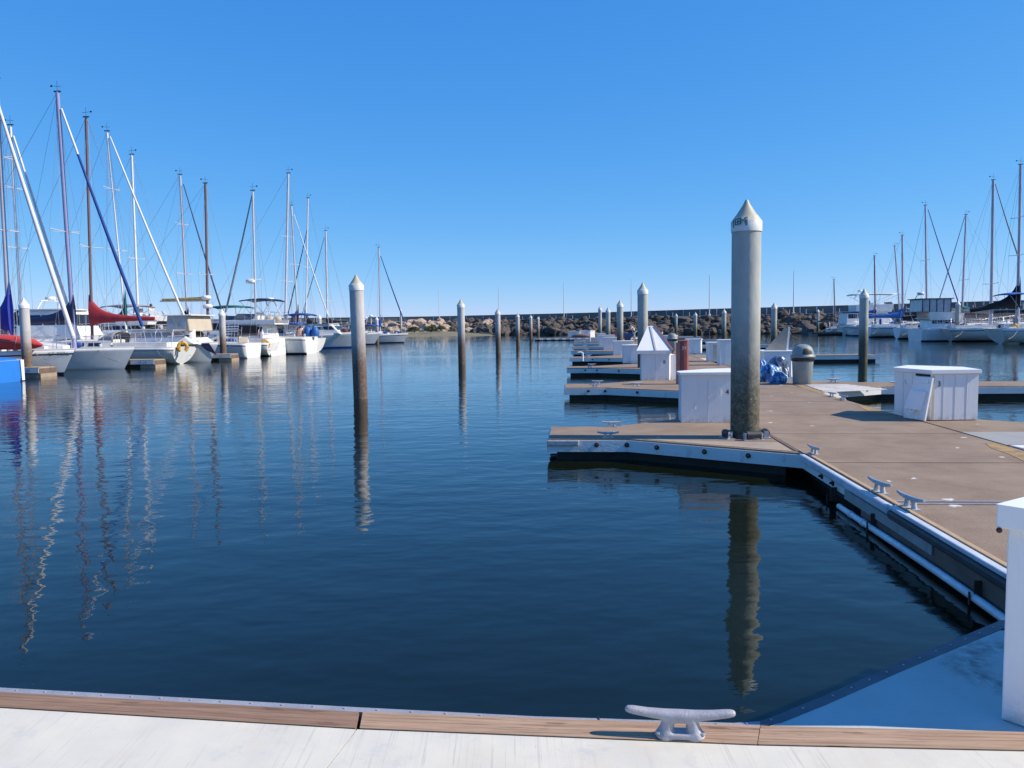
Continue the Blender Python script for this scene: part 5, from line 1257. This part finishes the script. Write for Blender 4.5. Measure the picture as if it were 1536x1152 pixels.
S2, f, h = sloop('big white sloop with a thick blue-purple mast and blue furled jib, bow toward the channel', (187, 553), 1, True, 11.6, B=3.5, F_=1.02, Fb=1.08, hull='gel_pale', boot='gel_pale', stripe='gel_white', rake=.62, seed=13, mast=(109, 480, 86, 138), m_mast='alu_blue', r=.115, boom=(20, 487), cover='navy', swoop=.95, zb=2.50, ct=.30, jib=(92, 163, 214.5, 492), jibm='blue_cloth', jibr=.085, jib_split=(.2, 'white_cloth'), spreaders=(.46,))
S3, f3_, h3_ = sloop('white sloop with a maroon mast and swooping red sail cover, round stern toward the channel', (280, 545.5), 1, False, 11.4, B=3.3, F_=.98, hull='gel_pale', boot='gel_pale', stripe='grey_cloth', rake=.8, tw=.80, sov=.5, seed=14, mast=(137, 455, 129, 176), m_mast='alu_dark', r=.085, boom=(236, 481), cover='red_cloth', swoop=1.15, zb=2.55, ct=.26, spreaders=(.44,), dodge='grey_cloth')
horseshoe(f3_, 274, 520.5, -.9, 'yellow horseshoe life buoy on the stern rail of the sloop with the red sail cover', rz=.5)
S4, f, h = sloop('sloop with a teal sail cover and long white furled jib behind the red-covered sloop', (264, 538.5), 1, True, 10.2, hull='gel_white', seed=15, mast=(187, 470, 160.5, 197), m_mast='alu_white', r=.07, boom=(160, 478), cover='green_cloth', swoop=1.7, jib=(165, 205, 277, 476), jibr=.08, spreaders=(.44, .73))
S5, f, h = sloop('sloop with a plain white mast and long black sail cover, behind the yellow life buoy', (303, 535.5), 1, False, 10.4, hull='gel_white', seed=16, mast=(207, 470, 197.5, 232), m_mast='alu_white', r=.085, boom=(274, 486), cover='black_cloth', swoop=.35, spreaders=(.45,), tw=.75)
# motor yacht with beige enclosure
Pm, f, h = cruiser('motor yacht with a tall beige enclosure and a navy flash on its bow', (316, 543), 1, True, 11.0, B=3.9, F_=1.1, Fb=1.15, hull='gel_grey', boot='gel_grey', stripe='gel_white', cab=(212, 308, 495), enclosure=(268, 303, 474, 497, 'beige_cloth'), seed=21, rake=.55, nwin=5, rails=True, jit=0)
a = MB(); pts = []
for (px, zf) in ((303, .98), (316, .98), (324, .35), (312, .62)):
    x = f.x(px); z = zf * deck_z(x, h); pts.append((x, f.near * (hull_y(x, z, h) + .02), z))
a.slab(pts, (0, -f.near * .02, 0)); a.build('bow_flash', M['navy'], Pm)
q = f.C + f.X * f.x(296) - f.n * .9; q.z = 1.15
bx = empty('deck_bucket', q, f.rz, 'white drum with a dark blue mark on the deck of the beige-canopied yacht', 'bucket'); a = MB(); a.lathe([(.28, 0), (.31, .05), (.31, .72), (.29, .78)], n=18); a.build('body', M['gel_white'], bx); a = MB(); a.box((0, -.31, .42), (.22, .02, .10)); a.build('label_mark', M['navy'], bx)
S6, f, h = sloop('sloop with a slim grey mast and navy furled jib behind the beige-canopied yacht', (318, 532.5), 1, True, 10.4, seed=17, mast=(280, 460, 270, 262), m_mast='alu_purple', r=.085, jib=(275, 276, 334, 470), jibm='navy', jibr=.06, boom=(215, 482), cover='black_cloth', swoop=.8, spreaders=(.40, .70))
S7, f, h = sloop('ketch-like sailing boat with a dark maroon mast, two radomes and a yellow boom cover', (348, 534), 1, True, 10.6, seed=18, mast=(311, 440, 308, 275), m_mast='alu_dark', r=.10, boom=(240, 452), cover='yellow_cloth', swoop=.05, zb=3.95, spreaders=(.42,), radomes=((309.5, 446.5), (311.5, 459.5)))
Pg, f, h = cruiser('motor boat under a long green canopy, behind the two pale piles', (392, 530), 1, False, 9.5, B=3.4, F_=1.2, cab=(300, 372, 480), top=(318, 374, 463), top_m='green_cloth', seed=22, nwin=5)
Pc, f, h = cruiser('small white motor boat with its square sunlit stern beside the pale pile', (381, 536.5), 1, False, 5.6, B=2.7, F_=1.05, Fb=1.25, hull='gel_white', boot='gel_cream', stripe='blue_cloth', seed=23, rails=True, ant=False, tw=.97)
Py, fy_, hy_ = cruiser('motor yacht with a black-and-white slatted window cover and navy bimini above its flybridge', (418, 533), 1, False, 11.5, B=3.8, F_=1.3, hull='gel_white', cab=(338, 408, 487), fly=(352, 423, 480, 487), top=(371, 419, 453), top_m='navy', seed=24, radar=(405, 450), nwin=3)
# slatted cover over the forward windows and dark cover aft
xa, xb = sorted((fy_.x(343), fy_.x(372))); z0, z1 = fy_.z(355, 506), fy_.z(355, 488); yw = fy_.near * (3.8 * .40 + .03)
a = MB(); a.box(((xa + xb) / 2, yw, (z0 + z1) / 2), (xb - xa, .03, z1 - z0)); sc_ = a.build('window_cover', M['black_cloth'], Py)
a = MB()
for k in range(5): a.box(((xa + xb) / 2, yw + fy_.near * .02, z0 + (z1 - z0) * (k + .5) / 5), ((xb - xa) * .96, .012, (z1 - z0) * .10), ry=.02)
a.build('white_slats', M['winstripe'], sc_)
xa, xb = sorted((fy_.x(373), fy_.x(399))); a = MB(); a.box(((xa + xb) / 2, yw, (z0 + z1) / 2 + .05), (xb - xa, .03, (z1 - z0) * .8)); a.build('window_cover', M['black_cloth'], Py)
xa, xb = sorted((fy_.x(352), fy_.x(396))); zf = fy_.z(374, 486); a = MB(); a.slab([(xa, -1.2, zf), (xb, -1.2, zf), (xb - .75, -1.0, zf + .72), (xa + .95, -1.0, zf + .72)], (0, 2.2, 0)); a.build('flybridge_cover', M['grey_cloth'], Py, bevel=.06)
xa, xb = sorted((fy_.x(396), fy_.x(423)))
for yy in (-1.25, 1.25):
    a = MB(); zf = fy_.z(410, 486)
    for k in range(5): a.cyl((xa + (xb - xa) * k / 4, yy, zf), (xa + (xb - xa) * k / 4, yy, zf + .85), .016, n=5)
    for hz_ in (.3, .58, .85): a.tube([(xa, yy, zf + hz_), (xb, yy, zf + hz_)], .016, 5)
    a.build('flybridge_rail', M['rail'], Py)
for px_, r_ in ((402, .28), (415, .24)):
    a = MB(); a.sphere((fy_.x(px_), -.3, fy_.z(px_, 479)), r_, 12, sc=(1.2, 1, 1)); a.build('covered_seat', M['beige_cloth'], Py)
S8, f8_, h8_ = sloop('small white sloop with a round sunlit stern and grey furled jib leaning left', (411, 534), 1, False, 6.6, B=2.6, F_=.95, tw=.82, sov=.35, rake=.6, seed=19, mast=(383, 450, 379, 286), m_mast='alu', r=.075, boom=None, jib=(378, 293, 338, 470), jibm='grey_cloth', jibr=.07, spreaders=(.42,), radomes=((376, 422),), cab=True)
horseshoe(f8_, 398, 516.5, -.8, 'yellow horseshoe life buoy on the small sloop beside the slatted-cover yacht', rz=.35)
S9, f, h = sloop('white sloop with the tallest bare mast of the middle group and a blue bimini', (482, 528), 1, False, 9.6, B=3.2, F_=1.1, tw=.80, sov=.45, seed=20, mast=(428, 470, 432.5, 260), m_mast='alu', r=.09, boom=None, spreaders=(.35, .62), bimi='blue_cloth')
a = MB(); 
Pd, f, h = cruiser('white sport cruiser with blue seat covers, in the middle of the left row', (468, 530.5), 1, False, 5.4, B=2.9, F_=1.35, Fb=1.4, stripe='grey_cloth', seed=25, rails=False, ant=False, tw=.97)
for px, col in ((447, 'pink'), (459, 'blue_mid'), (470, 'blue_mid')):
    x = f.x(px); a = MB(); a.lathe([(.26, 0), (.30, .12), (.27, .42), (.20, .62), (.10, .70), (.01, .72)], n=14, c=(x, -.4, 1.30), rib=lambda i, z: 1 + .07 * math.sin(i * 2.7)); a.build('seat_cover', M[col], Pd)
bimini(Pd, f.x(422), f.x(457), 2.2, f.z(440, 487), 1.5, 'blue_cloth')
S10, f, h = sloop('sloop with a slightly leaning mast and a pale furled jib slanting right, middle group', (500, 521.5), 1, True, 10, seed=30, mast=(446, 470, 437, 308), m_mast='alu', r=.085, jib=(441, 322, 492, 473), jibm='white_cloth', jibr=.06, boom=(400, 485), cover='maroon', swoop=1.6, spreaders=(.55,))
S11, f, h = sloop('sloop with a slim bright mast and dark furled jib slanting left, middle group', (512, 518.5), 1, False, 10, seed=31, mast=(459, 470, 462, 297), m_mast='alu_white', r=.075, jib=(460.5, 345, 431, 476), jibm='navy', jibr=.06, boom=(500, 487), cover='black_cloth', swoop=1.5, spreaders=(.5,))
S12, f, h = sloop('sloop with a short grey mast, just left of the nearest mooring pile', (530, 516.5), 1, False, 9.6, seed=32, mast=(491, 470, 488.5, 346), m_mast='alu', r=.10, jib=(486.5, 356, 452, 476), jibm='grey_cloth', jibr=.05, boom=(522, 484), cover='black_cloth', swoop=.8, spreaders=(.33,))
P6, f, h = cruiser('sleek white express cruiser with a raked windshield and blue bottom paint', (538, 521.5), 1, True, 9.6, B=3.4, F_=1.25, Fb=1.55, boot='blue_mid', hull='gel_grey', stripe='gel_white', cab=(456, 518, 487), seed=26, rake=1.0, nwin=3)
P7, f, h = cruiser('fishing boat with twin radar domes and blue canvas, behind the nearest mooring pile', (561, 517), 1, True, 8.0, B=2.9, F_=1.1, Fb=1.35, hull='gel_pale', cab=(528, 551, 486), seed=27, rake=.9, radar=(549, 478), top=(546, 565, 490), top_m='blue_cloth')
a = MB(); x, z = f.loc(556.5, 475); a.cyl((x, 0, 1.2), (x, 0, z), .05, n=6); a.lathe([(.05, -.1), (.2, 0), (.2, .12), (.02, .2)], n=12, c=(x, 0, z)); a.build('radome', M['gel_white'], P7)
S13, f13, h13 = sloop('grey-hulled sloop with blue furled jib, last of the left row before the beach', (606, 514), 1, True, 7.4, B=2.6, F_=.98, Fb=1.1, hull='gel_grey', boot='navy', stripe='navy', rake=.55, seed=33, mast=(570, 470, 568, 371), m_mast='alu', r=.085, boom=(548, 489), cover='bright_blue', swoop=1.2, jib=(571, 384, 607, 484), jibm='blue_cloth', jibr=.075, spreaders=(.32,))
om = MB(); om.box((-3.85, 0, .75), (.35, .3, .5)); om.box((-3.85, 0, .3), (.14, .1, .6)); om.build('outboard_motor', M['gel_grey'], S13, bevel=.06)

# boats half hidden behind the front of the row
P1, f, h = cruiser('white hardtop motor yacht with slanted black windows, behind the two nearest bows', (168, 545), 1, True, 11.5, B=3.9, F_=1.35, cab=(48, 140, 466), seed=28, radar=(76, 449), nwin=4, win='glass')
P2, f2_, h2_ = cruiser('motor yacht with a rolled grey-brown bimini and a person on its flybridge', (246, 536), 1, True, 10.5, B=3.6, F_=1.4, cab=(168, 240, 486), fly=(190, 236, 474, 487), top=(167, 221, 462), top_m='grey_cloth', seed=29, nwin=4)

# ---------------- right row, stern or bow toward the channel (left)
R1, fr1, hr1 = sloop('large white sloop with a scooped stern and sweeping black sail cover at the right edge', (1487, 516), -1, False, 12.5, B=3.8, F_=1.2, hull='gel_white', boot='gel_white', stripe='alu_purple', rake=.9, tw=.72, sov=1.1, seed=41, mast=(1527, 450, 1531, 247), m_mast='alu_purple', r=.12, boom=(1452, 468), cover='black_cloth', swoop=1.7, zb=3.1, ct=.36, spreaders=(.45, .68))
a = MB(); bimini(R1, *sorted((fr1.x(1500), fr1.x(1534))), 2.4, fr1.z(1515, 444), 2.9, 'blue_mid')
horseshoe(fr1, 1521, 493, .9 if fr1.near > 0 else -.9, 'yellow horseshoe life buoy on the large right-hand sloop at the photo edge', r=.28)
R2, f, h = sloop('long white sloop with a dark hull stripe and the thickest mast of the right-hand row', (1412, 512.5), -1, False, 13, B=3.8, F_=1.15, hull='gel_white', boot='black_cloth', stripe='black_cloth', tw=.66, sov=1.3, seed=42, mast=(1487, 450, 1490, 270), m_mast='alu_purple', r=.14, boom=(1440, 469), cover='grey_cloth', swoop=.5, ct=.34, jib=(1493, 276, 1530, 393), jibm='grey_cloth', jibr=.06, spreaders=(.30,))
R3, f, h = cruiser('cabin cruiser with a clear plastic enclosure on top and rounded white cabin', (1372, 512), -1, False, 9.5, B=3.6, F_=1.25, cab=(1386, 1432, 478), fly=(1384, 1432, 468, 480), enclosure=(1372, 1417, 449, 468, 'navy'), seed=43, radar=(1381, 441), nwin=4)
R4, f, h = sloop('white sloop with a blue cockpit cover, grey dodger and dark bundled sail', (1345, 508.5), -1, False, 9.8, B=3.1, F_=1.15, hull='gel_white', boot='black_cloth', stripe='gel_white', seed=44, mast=(1390, 450, 1388, 308), m_mast='alu_purple', r=.10, boom=(1350, 480), cover='black_cloth', swoop=1.3, ct=.42, jib=(1392, 314, 1437, 452), jibm='purple_blue', jibr=.06, spreaders=(.55,), dodge='blue_mid', bimi='grey_cloth')
R5, f, h = sloop('white sloop with a long bright blue sail cover left of the clear-enclosure cruiser', (1302, 506), -1, False, 9.6, B=3.0, F_=1.2, seed=45, mast=(1354, 450, 1353.5, 353), m_mast='alu_purple', r=.12, boom=(1300, 476), cover='blue_mid', swoop=1.0, ct=.34, spreaders=(.35,), dodge='grey_cloth')
R6, f, h = sloop('sloop with a leaning slim mast just left of the bright blue sail cover', (1318, 502.5), -1, True, 9.0, seed=46, mast=(1349, 460, 1342, 369), m_mast='alu_purple', r=.09, spreaders=(.35,))
R7, f, h = sloop('sloop with a lone dark slim mast, right of the dark green pile', (1275, 504), -1, True, 8.5, seed=47, mast=(1313, 480, 1311.5, 384), m_mast='alu_dark', r=.085, boom=(1262, 470), cover='blue_cloth', swoop=.2, spreaders=())
R8, f, h = cruiser('white sportfishing yacht with a long thin hardtop above its flybridge', (1262, 502.5), -1, False, 13, B=4.4, F_=1.5, Fb=2.0, hull='gel_cream', cab=(1262, 1335, 468), fly=(1278, 1330, 457, 468), top=(1274, 1341, 443), top_m='gel_white', seed=48, radar=(1290, 437), nwin=4)
R9, f, h = sloop('sloop with a grey mast and furled jib slanting left, behind the clear-enclosure cruiser', (1398, 507), -1, True, 9.5, seed=49, mast=(1443.5, 460, 1449, 322), m_mast='alu_purple', r=.10, jib=(1447, 325, 1408, 452), jibm='alu_purple', jibr=.06, boom=(1490, 466), cover='green_cloth', swoop=.6, spreaders=(.42,))
R10, f, h = sloop('small old sailing boat with a black furled sail, leftmost of the right-hand row', (1240, 501), -1, False, 7.4, B=2.5, F_=.8, hull='gel_grey', seed=50, mast=(1252, 480, 1251, 419), m_mast='alu_dark', r=.075, boom=(1226, 483), cover='black_cloth', swoop=.1, spreaders=())
R11, f, h = cruiser('small white cuddy boat with a blue slanting canvas, beside the leftmost right-hand sailing boat', (1272, 503.5), -1, True, 6.0, B=2.4, F_=.9, cab=(1285, 1310, 490), seed=51, rails=True)

# finger docks between the boats
def slip(px0, py, px1, lab, sign=None, side=1):
    q = P(px1, py, .0); Lm = abs(px1 - px0) * q.y / F
    r = empty('slip_dock', q, RZ if side > 0 else RZ + PI, lab, 'dock', 'slip docks between the moored boats')
    a = MB(); a.box((-Lm / 2, 0, .40), (Lm, 1.1, .05)); a.build('deck', M['deck_tan'], r); a = MB(); a.box((-Lm / 2, 0, .27), (Lm + .03, 1.14, .20)); a.build('fascia', M['ply'], r); a = MB(); a.box((-Lm / 2 - .2, 0, .04), (Lm - .3, 1.0, .24)); a.build('float', M['float'], r); a = MB(); a.box((-.35, 0, .06), (.8, 1.06, .2)); a.build('end_float', M['deck_tan'], r)
    if sign:
        a = MB(); a.box((-.62, -.585, .29), (1.25, .02, .20)); a.build('sign_plate', M['gel_white'], r); text('number', sign, .19, M['blue_mid'], (-.62, -.60, .29), (PI / 2, 0, 0), r)
    return r
slip(-60, 565, 72, 'slip dock at the foot of the far-left pile, white number plate on its side', '18  20')
slip(120, 551, 240, 'slip dock showing between the two big white hulls, white number plate at its tip', '14  12')
slip(250, 541, 352, 'slip dock at the foot of the pale pile beside the motor yacht', '12')
slip(380, 531.5, 430, 'slip dock beside the white sport cruiser with blue seat covers', '8')
slip(1300, 503, 1216, 'slip dock end under the leftmost right-hand boats', None, -1)
slip(1600, 516, 1508, 'slip dock end beside the large sloop at the right edge', None, -1)

# more masts far behind the left row: whole small boats
# ================================================================== PEOPLE
M['skin'] = mat('skin', (.42, .22, .15), rough=.6); M['hair_dark'] = mat('dark_hair', (.03, .018, .014), rough=.8); M['shirt'] = mat('white_shirt', (.68, .64, .60), (.58, .55, .52), scale=8, rough=.8)
M['trousers'] = mat('grey_trousers', (.34, .37, .42), (.28, .30, .34), scale=9, rough=.85); M['trousers_blue'] = mat('blue_trousers', (.08, .12, .22), rough=.85); M['belt'] = mat('dark_belt', (.03, .025, .02), rough=.6)
def skinned(name, joints, edges, radii, m, parent, sub=2):
    me = bpy.data.meshes.new(name); me.from_pydata(joints, edges, []); o = bpy.data.objects.new(name, me); COL.objects.link(o); o.parent = parent
    sk = o.modifiers.new('skin', 'SKIN'); sk.use_smooth_shade = True
    for v, r in zip(me.skin_vertices[0].data, radii): v.radius = (r, r)
    me.skin_vertices[0].data[0].use_root = True
    ss = o.modifiers.new('sub', 'SUBSURF'); ss.levels = sub; ss.render_levels = sub
    me.materials.append(m); return o
def person(loc, rz, label, lean, arms, stride, shirt, trou, s=1.0):
    """lean: forward bend in radians; arms: list of (elbow, wrist) offsets from shoulders"""
    r = empty('person', loc, rz, label, 'person'); r.scale = (s, s, s)
    pelvis = Vector((0, 0, .93)); ax = Vector((math.sin(lean), 0, math.cos(lean)))     # leans toward local +X
    waist = pelvis + ax * .16; chest = pelvis + ax * .40; neck = pelvis + ax * .53; hax = Vector((math.sin(lean * 1.2), 0, math.cos(lean * 1.2))); nk2 = neck + hax * .07; head = neck + hax * .17; crown = neck + hax * .27
    J = [pelvis, waist, chest, neck, nk2, head, crown]; R_ = [.125, .115, .135, .062, .058, .090, .055]; E_ = [(0, 1), (1, 2), (2, 3), (3, 4), (4, 5), (5, 6)]
    legs = []
    for k, sy in enumerate((-1, 1)):
        hip = pelvis + Vector((0, sy * .095, -.05)); st = stride * (1 if k else -1); knee = Vector((st * .5 + .03, sy * .10, .49)); ank = Vector((st, sy * .10, .09)); toe = Vector((st + .17, sy * .12, .035))
        b = len(J); J += [hip, knee, ank, toe]; R_ += [.085, .058, .042, .035]; E_ += [(0, b), (b, b + 1), (b + 1, b + 2), (b + 2, b + 3)]; legs.append((hip, knee, ank, toe))
    hands = []; arm_pts = []
    for k, sy in enumerate((-1, 1)):
        sh = chest + ax * .07 + Vector((0, sy * .185, 0)); el = sh + Vector(arms[k][0]); wr = el + Vector(arms[k][1]); hd = wr + (wr - el).normalized() * .07
        b = len(J); J += [sh, el, wr, hd]; R_ += [.055, .040, .027, .034]; E_ += [(2, b), (b, b + 1), (b + 1, b + 2), (b + 2, b + 3)]; arm_pts.append((sh, el, wr))
        d = (wr - el).normalized(); side = d.cross(Vector((0, 1, 0))).normalized() if abs(d.y) < .9 else Vector((1, 0, 0)); lat = d.cross(side).normalized()
        for i, ln in enumerate((.065, .078, .073, .055)):
            c = hd + lat * ((i - 1.5) * .018); bb = len(J); J += [c + d * (ln * .55) , c + d * ln + side * .015]; R_ += [.009, .007]; E_ += [(b + 3, bb), (bb, bb + 1)]
        bb = len(J); J += [wr + d * .03 + lat * .045, wr + d * .065 + lat * .06]; R_ += [.010, .008]; E_ += [(b + 2, bb), (bb, bb + 1)]
    body = skinned('body', [tuple(v) for v in J], E_, R_, M['skin'], r)
    a = MB(); hr = a; a.sphere(head + hax * .025 - Vector((.018, 0, 0)), .105, 12, sc=(.95, .88, 1.08)); a.build('hair', M['hair_dark'], r)
    f = MB(); fx = head + Vector((.09 * math.cos(lean), 0, -.02)); f.sphere(fx, .016, 6); 
    for sy in (-1, 1): f.sphere(head + Vector((.078, sy * .033, .008)), .012, 6); f.sphere(head + Vector((0, sy * .09, -.01)), .022, 6, sc=(.8, .5, 1.2))
    f.build('face', M['skin'], r)
    Js = [pelvis + ax * .03, waist, chest, neck - ax * .03]; Rs = [.150, .140, .158, .075]; Es = [(0, 1), (1, 2), (2, 3)]
    for sh, el, wr in arm_pts:
        b = len(Js); Js += [sh, sh.lerp(el, .8)]; Rs += [.072, .058]; Es += [(2, b), (b, b + 1)]
    skinned('shirt', [tuple(v) for v in Js], Es, Rs, M[shirt], r)
    Js = [pelvis + ax * .04]; Rs = [.150]; Es = []
    for hip, knee, ank, toe in legs:
        b = len(Js); Js += [hip, knee, ank + Vector((0, 0, .03))]; Rs += [.105, .078, .066]; Es += [(0, b), (b, b + 1), (b + 1, b + 2)]
    skinned('trousers', [tuple(v) for v in Js], Es, Rs, M[trou], r)
    for hip, knee, ank, toe in legs:
        a = MB(); a.tube([ank + Vector((-.06, 0, -.045)), ank + Vector((.02, 0, -.03)), toe + Vector((0, 0, .0))], [.042, .048, .038], 10); a.build('shoe', M['belt'], r)
    return r
q = P(951.5, 512.5, DZ)
person((q.x, q.y, DZ), PI + .2, 'person in a white shirt bending forward on the pier beside the blue cart', .62, [((.22, -.05, -.22), (.24, .02, -.06)), ((.20, .05, -.24), (.26, 0, -.04))], .16, 'shirt', 'trousers')
x, z = f2_.loc(226, 457); q = f2_.C + f2_.X * x
person((q.x, q.y, z - 1.66), -.3, 'person with dark hair and a pale shirt standing on a flybridge in the left row', .05, [((.05, -.08, -.26), (.20, .05, -.10)), ((.06, .08, -.26), (.20, -.05, -.06))], .05, 'shirt', 'trousers_blue', .98)
